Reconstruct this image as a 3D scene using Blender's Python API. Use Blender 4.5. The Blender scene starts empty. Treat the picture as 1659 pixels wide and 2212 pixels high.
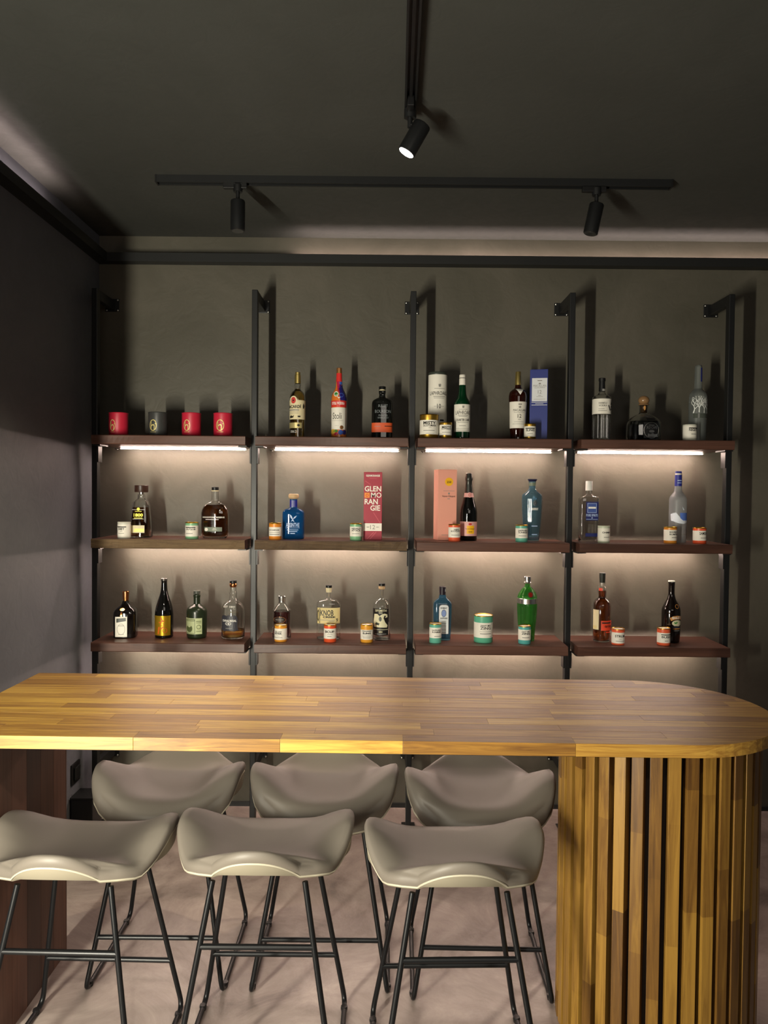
import bpy, bmesh, math, random
from mathutils import Vector, Matrix
from mathutils.geometry import tessellate_polygon
random.seed(7)
PI = math.pi
sc = bpy.context.scene
C = sc.collection

# ------------------------------------------------------------------ camera
F_PX, CAM_H = 1661.0, 1.51
PITCH, ROLL = math.atan(44 / F_PX), 0.0095
cd = bpy.data.cameras.new('camera')
cd.sensor_fit = 'VERTICAL'; cd.sensor_height = 36.0; cd.lens = F_PX / 2212 * 36.0
cd.clip_start = 0.05; cd.clip_end = 60
cam = bpy.data.objects.new('camera', cd); C.objects.link(cam)
CAM_R = Matrix.Rotation(PI / 2 - PITCH, 3, 'X') @ Matrix.Rotation(ROLL, 3, 'Z')
cam.matrix_world = Matrix.Translation((0, 0, CAM_H)) @ CAM_R.to_4x4()
sc.camera = cam

# ------------------------------------------------------------------ world, exposure, lights
sc.view_settings.view_transform = 'Standard'
sc.view_settings.look = 'None'
sc.view_settings.gamma = 1.0
sc.view_settings.use_curve_mapping = False
sc.view_settings.exposure = 1.0
try:
    sc.cycles.use_denoising = True
    sc.cycles.max_bounces = 12; sc.cycles.transmission_bounces = 12; sc.cycles.transparent_max_bounces = 8
    sc.cycles.diffuse_bounces = 5
    sc.cycles.caustics_reflective = False; sc.cycles.caustics_refractive = False
    sc.cycles.sample_clamp_indirect = 4.0
except Exception:
    pass
w = bpy.data.worlds.new('world'); sc.world = w; w.use_nodes = True
w.node_tree.nodes['Background'].inputs[0].default_value = (0.5, 0.48, 0.45, 1)
w.node_tree.nodes['Background'].inputs[1].default_value = 0.02

SHELF_LED = 50.0       # emission of the bars under the shelves
COVE_LED = 12.0         # emission of the strips hidden on the wall ledges
P_COLUMN = 51.0        # tall narrow lamp low on the left, behind the camera
P_TRACK = 40.0         # ceiling spot above the camera
P_SPOT = 36.0          # the lit spot in view
P_FILL = 13.0          # added soft fill for the dark areas, from behind the camera
WARM = (1.0, 0.94, 0.77)
PINKISH = (1.0, 0.75, 0.635)

def light(name, kind, loc, target, power, color, **kw):
    l = bpy.data.lights.new(name, kind); l.energy = power; l.color = color
    for k, v in kw.items(): setattr(l, k, v)
    o = bpy.data.objects.new(name, l); C.objects.link(o); o.location = loc
    d = Vector(target) - Vector(loc)
    o.rotation_euler = d.to_track_quat('-Z', 'Y').to_euler()
    return o
light('column_lamp_light', 'AREA', (-1.25, 0.26, 0.92), (0.2, 3.4, 1.25), P_COLUMN, WARM, shape='RECTANGLE', size=0.08, size_y=1.10)
light('track_spot_light', 'SPOT', (-0.25, 0.0, 2.52), (-0.35, 1.95, 0.75), P_TRACK, WARM, spot_size=math.radians(62), spot_blend=0.9, shadow_soft_size=0.035)
light('fill_light', 'AREA', (0.7, -1.6, 2.50), (0.5, 1.6, 0.9), P_FILL, (1.0, 0.90, 0.78), shape='RECTANGLE', size=2.2, size_y=1.4)  # added fill that lifts the dark areas, not a lamp of the bar

# ------------------------------------------------------------------ projection helpers (the photo is 1659 x 2212)
def px_of(p):
    v = CAM_R.transposed() @ (Vector(p) - Vector((0, 0, CAM_H)))
    return (829.5 + F_PX * v.x / -v.z, 1106 - F_PX * v.y / -v.z)
def at(px, py, Y):
    d = CAM_R @ Vector(((px - 829.5) / F_PX, -(py - 1106) / F_PX, -1))
    return Vector((0, 0, CAM_H)) + d * (Y / d.y)
def x_at(px, Y, Z):
    a = px_of((0, Y, Z))[0]; b = px_of((1, Y, Z))[0]
    return (px - a) / (b - a)

# ------------------------------------------------------------------ materials
def lin(h):
    h = h.lstrip('#')
    v = [int(h[i:i + 2], 16) / 255 for i in (0, 2, 4)]
    return tuple(x / 12.92 if x <= 0.04045 else ((x + 0.055) / 1.055) ** 2.4 for x in v) + (1.0,)
MATS = {}
def mat(name, col='#808080', rough=0.5, metal=0.0, trans=0.0, ior=1.45, coat=0.0, emit=None, estr=0.0, spec=0.5):
    if name in MATS: return MATS[name]
    m = bpy.data.materials.new(name); m.use_nodes = True
    b = m.node_tree.nodes['Principled BSDF']
    c = lin(col) if isinstance(col, str) else tuple(col) + (1.0,)
    b.inputs['Base Color'].default_value = c
    b.inputs['Roughness'].default_value = rough; b.inputs['Metallic'].default_value = metal
    b.inputs['Transmission Weight'].default_value = trans; b.inputs['IOR'].default_value = ior
    b.inputs['Coat Weight'].default_value = coat; b.inputs['Coat Roughness'].default_value = 0.08
    b.inputs['Specular IOR Level'].default_value = spec
    if emit: b.inputs['Emission Color'].default_value = tuple(emit) + (1.0,); b.inputs['Emission Strength'].default_value = estr
    m.diffuse_color = c
    MATS[name] = m; return m
def nodes_of(m): return m.node_tree.nodes, m.node_tree.links, m.node_tree.nodes['Principled BSDF']
def ramp(N, stops):
    r = N.new('ShaderNodeValToRGB'); e = r.color_ramp.elements
    while len(e) < len(stops): e.new(0.5)
    for i, (p, c) in enumerate(stops):
        e[i].position = p; e[i].color = lin(c) if isinstance(c, str) else tuple(c) + (1.0,)
    return r
def plaster(name, stops, rough, bump=0.15, scale=2.2, spec=0.4, rr=0.12, nr=0.62):
    m = mat(name, '#404038', rough, spec=spec); N, L, b = nodes_of(m)
    g = N.new('ShaderNodeNewGeometry')
    n1 = N.new('ShaderNodeTexNoise'); n1.inputs['Scale'].default_value = scale; n1.inputs['Detail'].default_value = 10; n1.inputs['Roughness'].default_value = nr; n1.inputs['Distortion'].default_value = 0.8
    L.new(g.outputs['Position'], n1.inputs['Vector'])
    r = ramp(N, stops); L.new(n1.outputs['Fac'], r.inputs[0]); L.new(r.outputs[0], b.inputs['Base Color'])
    n2 = N.new('ShaderNodeTexNoise'); n2.inputs['Scale'].default_value = 14; n2.inputs['Detail'].default_value = 8; n2.inputs['Distortion'].default_value = 1.6
    L.new(g.outputs['Position'], n2.inputs['Vector'])
    mr = N.new('ShaderNodeMapRange'); mr.inputs[3].default_value = rough - rr; mr.inputs[4].default_value = rough + rr
    L.new(n2.outputs['Fac'], mr.inputs[0]); L.new(mr.outputs[0], b.inputs['Roughness'])
    bp = N.new('ShaderNodeBump'); bp.inputs['Strength'].default_value = bump; bp.inputs['Distance'].default_value = 0.02
    L.new(n2.outputs['Fac'], bp.inputs['Height']); L.new(bp.outputs[0], b.inputs['Normal'])
    return m
def wood(name, light_c, dark_c, axis, rough=0.35, coat=0.0, rnd=1.0, blocks=0.0, gscale=9.0, bump=0.05, mid=None, grain=0.75):
    """grain along one object axis, a tint of its own for every piece, optional glued blocks along the axis"""
    m = mat(name, dark_c, rough, coat=coat); N, L, b = nodes_of(m)
    oi = N.new('ShaderNodeObjectInfo'); tc = N.new('ShaderNodeTexCoord')
    off = N.new('ShaderNodeVectorMath'); off.operation = 'MULTIPLY_ADD'
    cmb = N.new('ShaderNodeCombineXYZ')
    for i in range(3): L.new(oi.outputs['Random'], cmb.inputs[i])
    L.new(cmb.outputs[0], off.inputs[0]); off.inputs[1].default_value = (31, 17, 23); L.new(tc.outputs['Object'], off.inputs[2])
    sc_ = [gscale * 5.0] * 3; sc_[axis] = gscale * 0.28
    mp = N.new('ShaderNodeVectorMath'); mp.operation = 'MULTIPLY'; mp.inputs[1].default_value = sc_; L.new(off.outputs[0], mp.inputs[0])
    n = N.new('ShaderNodeTexNoise'); n.inputs['Scale'].default_value = 1; n.inputs['Detail'].default_value = 6; n.inputs['Roughness'].default_value = 0.6; n.inputs['Distortion'].default_value = 1.4
    L.new(mp.outputs[0], n.inputs['Vector'])
    rnd_out = oi.outputs['Random']
    if blocks > 0:
        sx = N.new('ShaderNodeSeparateXYZ'); L.new(off.outputs[0], sx.inputs[0])
        ml = N.new('ShaderNodeMath'); ml.operation = 'MULTIPLY'; ml.inputs[1].default_value = 1 / blocks; L.new(sx.outputs[axis], ml.inputs[0])
        fl = N.new('ShaderNodeMath'); fl.operation = 'FLOOR'; L.new(ml.outputs[0], fl.inputs[0])
        wn = N.new('ShaderNodeTexWhiteNoise'); wn.noise_dimensions = '2D'
        cb = N.new('ShaderNodeCombineXYZ'); L.new(fl.outputs[0], cb.inputs[0]); L.new(oi.outputs['Random'], cb.inputs[1]); L.new(cb.outputs[0], wn.inputs['Vector'])
        rnd_out = wn.outputs['Value']
    # tint = 0.6 * random + 0.5 * grain - 0.05
    a = N.new('ShaderNodeMath'); a.operation = 'MULTIPLY_ADD'; a.inputs[1].default_value = 0.62 * rnd; a.inputs[2].default_value = -0.10 + 0.31 * (1 - rnd) - (grain - 0.75) * 0.5; L.new(rnd_out, a.inputs[0])
    a2 = N.new('ShaderNodeMath'); a2.operation = 'MULTIPLY_ADD'; a2.inputs[1].default_value = grain; L.new(n.outputs['Fac'], a2.inputs[0]); L.new(a.outputs[0], a2.inputs[2])
    stops = [(0.12, dark_c), (0.88, light_c)] if mid is None else [(0.12, dark_c), (0.5, mid), (0.88, light_c)]
    r = ramp(N, stops); L.new(a2.outputs[0], r.inputs[0]); L.new(r.outputs[0], b.inputs['Base Color'])
    bp = N.new('ShaderNodeBump'); bp.inputs['Strength'].default_value = bump; bp.inputs['Distance'].default_value = 0.005
    L.new(n.outputs['Fac'], bp.inputs['Height']); L.new(bp.outputs[0], b.inputs['Normal'])
    return m
def glass(name, col=(1, 1, 1), rough=0.0, ior=1.45):
    return mat(name, col, rough, trans=1.0, ior=ior)

M_WALL = plaster('dark_olive_plaster', [(0.25, '#4c493f'), (0.55, '#58544a'), (0.8, '#655f55')], 0.50, 0.08)
M_WALL2 = plaster('charcoal_plaster', [(0.25, '#5c5f68'), (0.6, '#686b73'), (0.85, '#717277')], 0.6, 0.10)
M_CEIL = plaster('dark_ceiling_paint', [(0.25, '#393a37'), (0.6, '#3f403d'), (0.85, '#464744')], 0.62, 0.05, 1.2)
M_FLOOR = plaster('polished_concrete', [(0.28, '#5f534f'), (0.43, '#877a74'), (0.57, '#9c8f88'), (0.75, '#b9aca4')], 0.36, 0.06, 3.0, 0.5, nr=0.72)
M_BLACK = mat('black_powder_coated_steel', '#151617', 0.42, metal=0.0, spec=0.5)
M_TRIM = mat('black_painted_ledge', '#1d1e1e', 0.45)
M_BOLT = mat('zinc_bolt', '#c8c6c0', 0.3, metal=1.0)
M_PLASTIC = mat('black_plastic', '#121213', 0.4)
M_WHITEPL = mat('white_plastic', '#e4e2dc', 0.4)
M_LED = mat('led_diffuser', '#ffffff', 0.5, emit=PINKISH, estr=SHELF_LED)
M_COVE = mat('cove_led', '#ffffff', 0.5, emit=(1.0, 0.78, 0.71), estr=COVE_LED)
M_LENS = mat('lit_lamp_lens', '#ffffff', 0.4, emit=(1, 0.97, 0.92), estr=9.0)
M_DARKLENS = mat('unlit_lamp_lens', '#2a2a2a', 0.2)
M_SHELF = wood('dark_walnut_board', '#6a473a', '#301e18', 0, 0.42, rnd=0.35, gscale=7, mid='#482e24')
M_EDGE = wood('raw_bark_edge', '#7d6648', '#2e2116', 0, 0.8, rnd=0.4, gscale=14, bump=0.5, mid='#54422f')
M_TEAK = wood('oiled_teak_stave', '#cca34a', '#65431f', 0, 0.44, coat=0.0, gscale=11, mid='#9a7030', rnd=0.72, grain=1.25)
M_SLAT = wood('teak_slat', '#96712f', '#452c13', 2, 0.42, gscale=10, grain=1.1, blocks=0.31, mid='#6e4d1f')
M_PANEL = wood('dark_red_brown_plank', '#735040', '#38251d', 2, 0.5, gscale=7, mid='#523829')
M_CORE = mat('dark_stained_core', '#1d0f06', 0.6)
M_LEATHER = mat('grey_taupe_leather', '#736c63', 0.48, spec=0.5)
M_SHELL = mat('taupe_seat_shell', '#8a8372', 0.5)
M_PIPING = mat('pale_piping', '#b5ae9b', 0.45)
M_LEG = mat('black_stool_tube', '#17181a', 0.35, metal=0.3)

# ------------------------------------------------------------------ mesh helpers
class MB:
    def __init__(s): s.v, s.f = [], []
    def add(s, verts, faces):
        o = len(s.v); s.v += [tuple(p) for p in verts]; s.f += [[i + o for i in f] for f in faces]; return s
    def box(s, x0, x1, y0, y1, z0, z1):
        return s.add([(x0, y0, z0), (x1, y0, z0), (x1, y1, z0), (x0, y1, z0), (x0, y0, z1), (x1, y0, z1), (x1, y1, z1), (x0, y1, z1)],
                     [(0, 3, 2, 1), (4, 5, 6, 7), (0, 1, 5, 4), (1, 2, 6, 5), (2, 3, 7, 6), (3, 0, 4, 7)])
    def tube(s, pts, r, n=8, caps=True, closed=False):
        P = [Vector(p) for p in pts]; m = len(P); rings = []
        up = None
        for i, p in enumerate(P):
            a = P[(i - 1) % m] if (closed or i > 0) else p
            b = P[(i + 1) % m] if (closed or i < m - 1) else p
            t = (b - a).normalized()
            if up is None:
                up = Vector((0, 0, 1)) if abs(t.z) < 0.9 else Vector((0, 1, 0))
            x = up - t * up.dot(t)
            if x.length < 1e-5: x = t.orthogonal()
            x.normalize(); up = x; y = t.cross(x)
            rr = r[i] if isinstance(r, (list, tuple)) else r
            rings.append([p + x * math.cos(2 * PI * k / n) * rr + y * math.sin(2 * PI * k / n) * rr for k in range(n)])
        vs = [q for ring in rings for q in ring]; fs = []
        for i in range(m if closed else m - 1):
            j = (i + 1) % m
            for k in range(n):
                fs.append((i * n + k, i * n + (k + 1) % n, j * n + (k + 1) % n, j * n + k))
        if caps and not closed:
            fs.append(tuple(range(n))[::-1]); fs.append(tuple((m - 1) * n + k for k in range(n)))
        return s.add(vs, fs)
    def prism(s, poly, z0, z1):
        n = len(poly)
        return s.add([(x, y, z0) for x, y in poly] + [(x, y, z1) for x, y in poly],
                     [tuple(range(n))[::-1], tuple(range(n, 2 * n))] + [(i, (i + 1) % n, n + (i + 1) % n, n + i) for i in range(n)])
    def lathe(s, prof, n=24, axis=None):
        """prof: (z, r) from bottom to top, closed at both ends"""
        rings = [[(r * math.sin(2 * PI * k / n), -r * math.cos(2 * PI * k / n), z) for k in range(n)] for z, r in prof]
        vs = [q for ring in rings for q in ring]; m = len(prof)
        fs = [(i * n + k, i * n + (k + 1) % n, (i + 1) * n + (k + 1) % n, (i + 1) * n + k) for i in range(m - 1) for k in range(n)]
        fs.append(tuple(range(n))[::-1]); fs.append(tuple((m - 1) * n + k for k in range(n)))
        return s.add(vs, fs)
    def mesh(s, name, m=None, smooth=None, bevel=0.0, fix=True):
        me = bpy.data.meshes.new(name); me.from_pydata(s.v, [], s.f); me.update()
        if fix or bevel:
            bm = bmesh.new(); bm.from_mesh(me)
            if fix: bmesh.ops.recalc_face_normals(bm, faces=bm.faces)
            if bevel: bmesh.ops.bevel(bm, geom=list(bm.edges), offset=bevel, segments=2, affect='EDGES', profile=0.6, clamp_overlap=True)
            bm.to_mesh(me); bm.free()
        if m: me.materials.append(m)
        if smooth is not None:
            for p in me.polygons: p.use_smooth = True
            me.set_sharp_from_angle(angle=math.radians(smooth))
        return me
    def build(s, name, m, parent=None, smooth=None, bevel=0.0, fix=True):
        return link(name, s.mesh(name, m, smooth, bevel, fix), parent)
def link(name, me, parent=None, loc=None, rot=None):
    o = bpy.data.objects.new(name, me); C.objects.link(o)
    if parent is not None: o.parent = parent
    if loc is not None: o.location = loc
    if rot is not None: o.rotation_euler = rot
    return o
def thing(name, label, cat, loc=(0, 0, 0), rz=0.0, group=None):
    o = link(name, None, None, loc, (0, 0, rz)); o.empty_display_size = 0.05
    return tag(o, label, cat, group)
def tag(o, label=None, cat=None, group=None, kind=None):
    if label: o['label'] = label
    if cat: o['category'] = cat
    if group: o['group'] = group
    if kind: o['kind'] = kind
    return o
def struct(name, mb, m, label=None, **kw):
    o = mb.build(name, m, **kw); o['kind'] = 'structure'
    if label: o['label'] = label
    return o
def pchip(pts, x):
    if x <= pts[0][0]: return pts[0][1]
    for i in range(len(pts) - 1):
        (x0, y0), (x1, y1) = pts[i], pts[i + 1]
        if x <= x1:
            t = (x - x0) / (x1 - x0)
            d = (y1 - y0) / (x1 - x0)
            dl = (y0 - pts[i - 1][1]) / (x0 - pts[i - 1][0]) if i > 0 else d
            dr = (pts[i + 2][1] - y1) / (pts[i + 2][0] - x1) if i < len(pts) - 2 else d
            m0 = 0 if dl * d <= 0 else 2 * dl * d / (dl + d)
            m1 = 0 if dr * d <= 0 else 2 * dr * d / (dr + d)
            h = x1 - x0
            return (2*t**3 - 3*t*t + 1) * y0 + (t**3 - 2*t*t + t) * h * m0 + (-2*t**3 + 3*t*t) * y1 + (t**3 - t*t) * h * m1
    return pts[-1][1]

# ------------------------------------------------------------------ the room
XL, YB, ZC = -1.351, 3.65, 2.70
struct('floor', MB().box(XL - 0.1, 3.3, -3.1, YB + 0.1, -0.08, 0), M_FLOOR, 'polished grey beige concrete floor')
struct('ceiling', MB().box(XL - 0.1, 3.3, -3.1, YB + 0.1, ZC, ZC + 0.08), M_CEIL, 'dark charcoal painted ceiling')
struct('wall_back', MB().box(XL - 0.1, 3.3, YB, YB + 0.1, 0, ZC), M_WALL, 'dark olive plaster wall behind the shelves')
struct('wall_left', MB().box(XL - 0.1, XL, -3.0, YB, 0, ZC), M_WALL2, 'dark charcoal plaster side wall')
struct('wall_right', MB().box(3.2, 3.3, -3.0, YB, 0, ZC), M_WALL2, 'dark charcoal plaster wall far to the side')
struct('wall_front', MB().box(XL - 0.1, 3.3, -3.1, -3.0, 0, ZC), M_WALL2, 'dark plaster wall behind the viewer')
# unseen pier, added out of frame to cast the shadow edge near the corner
struct('shadow_pier', MB().box(XL, -1.223, 2.05, 2.30, 0, ZC), M_WALL2, 'unseen shallow pier added on the side wall to cast a shadow edge')
# ledges that hide the cove strips
Z0, Z1 = 2.568, 2.608
def ledge_back():
    b = MB(); b.box(XL, 3.2, YB - 0.055, YB, Z0, Z0 + 0.012); b.box(XL, 3.2, YB - 0.055, YB - 0.045, Z0 + 0.012, Z1); return b
def ledge_left():
    b = MB(); b.box(XL, XL + 0.055, -3.0, YB - 0.055, Z0, Z0 + 0.012); b.box(XL + 0.045, XL + 0.055, -3.0, YB - 0.055, Z0 + 0.012, Z1); return b
struct('trim_2', ledge_back(), M_TRIM, 'black ledge running below the ceiling on the back wall')
struct('trim_3', ledge_left(), M_TRIM, 'black ledge running below the ceiling on the side wall')
o = MB().box(-0.42, 3.15, YB - 0.035, YB - 0.012, Z0 + 0.013, Z0 + 0.020).build('cove_light_strip', M_COVE)
tag(o, 'hidden light strip lying on the ledge of the back wall', 'light strip', 'cove light strips')
o = MB().box(XL + 0.012, XL + 0.035, 2.32, 3.05, Z0 + 0.013, Z0 + 0.020).build('cove_light_strip', M_COVE)
tag(o, 'hidden light strip lying on the ledge of the side wall', 'light strip', 'cove light strips')
struct('baseboard_back', MB().box(XL, 3.2, YB - 0.012, YB, 0, 0.02), M_TRIM, 'thin black skirting at the foot of the back wall')

# wall socket and black box in the corner under the shelves
t = thing('wall_socket', 'small black wall socket on the side wall beside the end panel', 'socket', (XL, 3.352, 0.262))
MB().box(0, 0.008, -0.045, 0.045, -0.045, 0.045).build('faceplate', M_PLASTIC, t, bevel=0.003)
MB().box(0.008, 0.016, -0.028, 0.028, -0.028, 0.028).build('insert', M_BLACK, t, bevel=0.003)
t = thing('driver_box', 'black metal box standing on the floor in the corner under the shelves', 'box', (-1.293, 3.345, 0))
MB().box(-0.05, 0.045, -0.055, 0.055, 0, 0.165).build('case', M_BLACK, t, bevel=0.004)
MB().box(-0.053, 0.048, -0.058, 0.058, 0.165, 0.173).build('lid', M_BLACK, t, bevel=0.002)

# ------------------------------------------------------------------ ceiling tracks and spotlights
def track(name, label, p0, p1):
    t = thing(name, label, 'track', (0, 0, ZC), 0, 'ceiling lamp tracks')
    (x0, y0), (x1, y1) = p0, p1
    d = Vector((x1 - x0, y1 - y0, 0)); L = d.length; t.location = (x0, y0, ZC); t.rotation_euler = (0, 0, math.atan2(d.y, d.x))
    b = MB(); b.box(0, L, -0.018, 0.018, -0.010, 0); b.box(0, L, -0.018, -0.012, -0.027, -0.010); b.box(0, L, 0.012, 0.018, -0.027, -0.010)
    b.build('rail', M_BLACK, t)
    MB().box(0.002, L - 0.002, -0.0045, 0.0045, -0.021, -0.010).build('conductor_channel', M_PLASTIC, t)
    for x in (-0.006, L): MB().box(x, x + 0.006, -0.019, 0.019, -0.028, 0).build('end_cap', M_PLASTIC, t)
    return t
TY = 2.955
track('ceiling_track', 'black lamp track on the ceiling running parallel to the shelf wall', (x_at(341, TY, 2.68), TY), (x_at(1447, TY, 2.68), TY + 0.0))
pa, pb = at(895, 0, 1.0), at(886, 236, 2.0)
def on_ceiling(px, py, Z):
    d = CAM_R @ Vector(((px - 829.5) / F_PX, -(py - 1106) / F_PX, -1)); return Vector((0, 0, CAM_H)) + d * ((Z - CAM_H) / d.z)
pa, pb = on_ceiling(896, 0, 2.668), on_ceiling(886, 258, 2.668)
dv = (pb - pa).normalized()
track('ceiling_track', 'black lamp track on the ceiling running from the viewer towards the shelf wall', (pb.x - dv.x * 2.2, pb.y - dv.y * 2.2), (pb.x, pb.y))

def spot(label, loc, aim, lit, power=0, stem=0.062, adir=(1, 0), side=0.0, HL=0.105):
    """loc: point on the track's underside"""
    t = thing('track_spotlight', label, 'spotlight', loc, 0, 'black cylinder spotlights on the ceiling tracks')
    a = Vector(adir).normalized()
    ang = math.atan2(a.y, a.x)
    ad = MB().box(-0.055, 0.035, -0.010, 0.010, -0.018, 0.012).build('track_adapter', M_PLASTIC, t, bevel=0.002); ad.rotation_euler = (0, 0, ang)
    MB().lathe([(-0.030, 0.017), (-0.012, 0.018), (-0.004, 0.018)], 16).build('collar', M_BLACK, t, smooth=40)
    MB().lathe([(-stem - 0.012, 0.0075), (-0.029, 0.0075)], 12).build('stem', M_BLACK, t, smooth=40)
    piv = Vector((side, 0, -stem - 0.008)); d = Vector(aim).normalized()
    q = Vector((0, 0, -1)).rotation_difference(d)
    h = MB().lathe([(-HL, 0.0265), (-HL + 0.001, 0.0275), (0.004, 0.0275), (0.008, 0.0255), (0.008, 0.004)], 28).build('head', M_BLACK, t, smooth=35)
    h.location = piv; h.rotation_mode = 'QUATERNION'; h.rotation_quaternion = q
    ln = MB().lathe([(-HL - 0.0025, 0.0225), (-HL - 0.0005, 0.024)], 24).build('lens', M_LENS if lit else M_DARKLENS, h, smooth=40)
    MB().lathe([(-0.012, 0.012), (0.012, 0.012)], 12).build('pivot_joint', M_BLACK, t, smooth=40).location = piv
    if side: MB().tube([(0, 0, piv.z + 0.004), (side, 0, piv.z + 0.004)], 0.0075, 10).build('side_arm', M_BLACK, t, smooth=40)
    if lit:
        l = bpy.data.lights.new('spotlight_beam', 'SPOT'); l.energy = power; l.color = (1, 0.86, 0.58); l.spot_size = math.radians(70); l.spot_blend = 0.8; l.shadow_soft_size = 0.022
        lo = link('spotlight_beam', l, h); lo.location = (0, 0, -HL - 0.010)
    return t
spot('unlit black cylinder spotlight hanging straight down near the end of the track', (x_at(514, TY, 2.673), TY, 2.673), (0, 0.0, -1), False)
spot('unlit black cylinder spotlight tilted to one side below the track', (x_at(1289, TY, 2.673), TY, 2.673), (-0.20, 0.02, -1), False)
spot('lit black spotlight with a glowing white lens at the end of the long track', (pb.x - 0.002, pb.y - 0.06, 2.673), (-0.5, 0.06, -0.86), True, P_SPOT, stem=0.047, adir=(0, 1), side=0.034, HL=0.088)

# ------------------------------------------------------------------ shelf uprights
YP0, YP1 = 3.42, 3.456              # front and back face of the tubes
PW = 0.0125                          # half width
ZTOPP = 2.397
POSTX = [x_at(204, YP0, 1.62), x_at(550, YP0, 2.25), x_at(893, YP0, 2.25), x_at(1237, YP0, 2.25), x_at(1581, YP0, 2.25)]
post_lab = ['black steel upright in the dark corner beside the side wall', 'second black steel upright from the corner, beside the cylinder candles',
            'black steel upright in the middle of the shelving', 'black steel upright beside the tall blue carton',
            'black steel upright at the open end of the shelving, beside the frosted bottle']
for i, X in enumerate(POSTX):
    t = thing('shelf_upright', post_lab[i], 'upright', (X, YP0, 0), 0, 'black steel uprights of the shelving')
    MB().box(-PW, PW, 0, YP1 - YP0, 0.004, ZTOPP).build('tube', M_BLACK, t, bevel=0.0025)
    MB().box(-0.03, 0.03, -0.012, 0.048, 0, 0.005).build('foot_plate', M_BLACK, t)
    for zt in (ZTOPP, 0.285):
        MB().box(-PW, PW, YP1 - YP0, YB - YP0 - 0.004, zt - 0.045, zt - 0.001).build('wall_arm', M_BLACK, t, bevel=0.002)
        p = MB().box(-0.033, 0.033, YB - YP0 - 0.005, YB - YP0, zt - 0.052, zt + 0.008).build('wall_plate', M_BLACK, t, bevel=0.0015)
        for sx in (-1, 1):
            for sz in (-0.046, 0.002):
                b = MB().lathe([(0, 0.0042), (0.003, 0.0042), (0.0045, 0.002)], 10).build('bolt', M_BOLT, p, smooth=40)
                b.location = (sx * 0.026, YB - YP0 - 0.005, zt + sz); b.rotation_euler = (PI / 2, 0, 0)

# ------------------------------------------------------------------ shelves
YF, YBK = 3.32, 3.592
ROWZ = [1.744, 1.294, 0.844]
TH = 0.040
ENDS = [[(197, 532), (547, 885), (897, 1237), (1254, 1599)],
        [(193, 529), (547, 883), (894, 1234), (1250, 1588)],
        [(191, 528), (544, 880), (894, 1229), (1245, 1588)]]
LEDS = [(259, 534), (592, 863), (917, 1192), (1244, 1519)]
shelf_lab = [['top walnut shelf carrying three red cylinders and a grey one', 'top walnut shelf carrying the bottle in a multicoloured sleeve', 'top walnut shelf carrying a white tube and a blue carton', 'top walnut shelf carrying the squat bottle with a ball stopper'],
             ['middle walnut shelf carrying the flask shaped amber bottle', 'middle rough edged shelf carrying the red carton and blue square bottle', 'middle walnut shelf carrying the pink carton', 'middle walnut shelf carrying the clear bottle with dark blue label'],
             ['lowest walnut shelf carrying the black bottle with gold label', 'lowest walnut shelf carrying the clear bottle with a cream label', 'lowest walnut shelf carrying the green fluted bottle', 'lowest walnut shelf carrying the dark bottle with banner label']]
def board_mesh(L, rough_edge, seed):
    rnd = random.Random(seed); n = 28
    D = YBK - YF; vs = []; fs = []
    amp = 0.004 if rough_edge else 0.0012
    ph = [rnd.uniform(0, 6.28) for _ in range(4)]
    prof = [(0.0, 0.003), (0.0, TH - 0.003), (0.003, TH), (D, TH), (D, 0.0), (0.003, 0.0)]
    for i in range(n + 1):
        x = L * i / n
        e = amp * (math.sin(5 * x + ph[0]) + 0.6 * math.sin(13 * x + ph[1]) + (rnd.uniform(-.8, .8) if rough_edge else 0))
        e2 = amp * (math.sin(7 * x + ph[2]) + 0.6 * math.sin(17 * x + ph[3]) + (rnd.uniform(-.8, .8) if rough_edge else 0))
        for k, (y, z) in enumerate(prof):
            yy = y + (e if k in (1, 2) else e2 if k in (0, 5) else 0)
            vs.append((x, yy, z))
    m = len(prof)
    for i in range(n):
        for k in range(m):
            fs.append((i * m + k, i * m + (k + 1) % m, (i + 1) * m + (k + 1) % m, (i + 1) * m + k))
    fs.append(tuple(range(m))); fs.append(tuple(n * m + k for k in range(m))[::-1])
    me = bpy.data.meshes.new('board'); me.from_pydata(vs, [], fs); me.update()
    bm = bmesh.new(); bm.from_mesh(me); bmesh.ops.recalc_face_normals(bm, faces=bm.faces); bm.to_mesh(me); bm.free()
    me.materials.append(M_SHELF); me.materials.append(M_EDGE)
    for p in me.polygons:
        if rough_edge and p.normal.y < -0.5: p.material_index = 1
    return me
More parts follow.
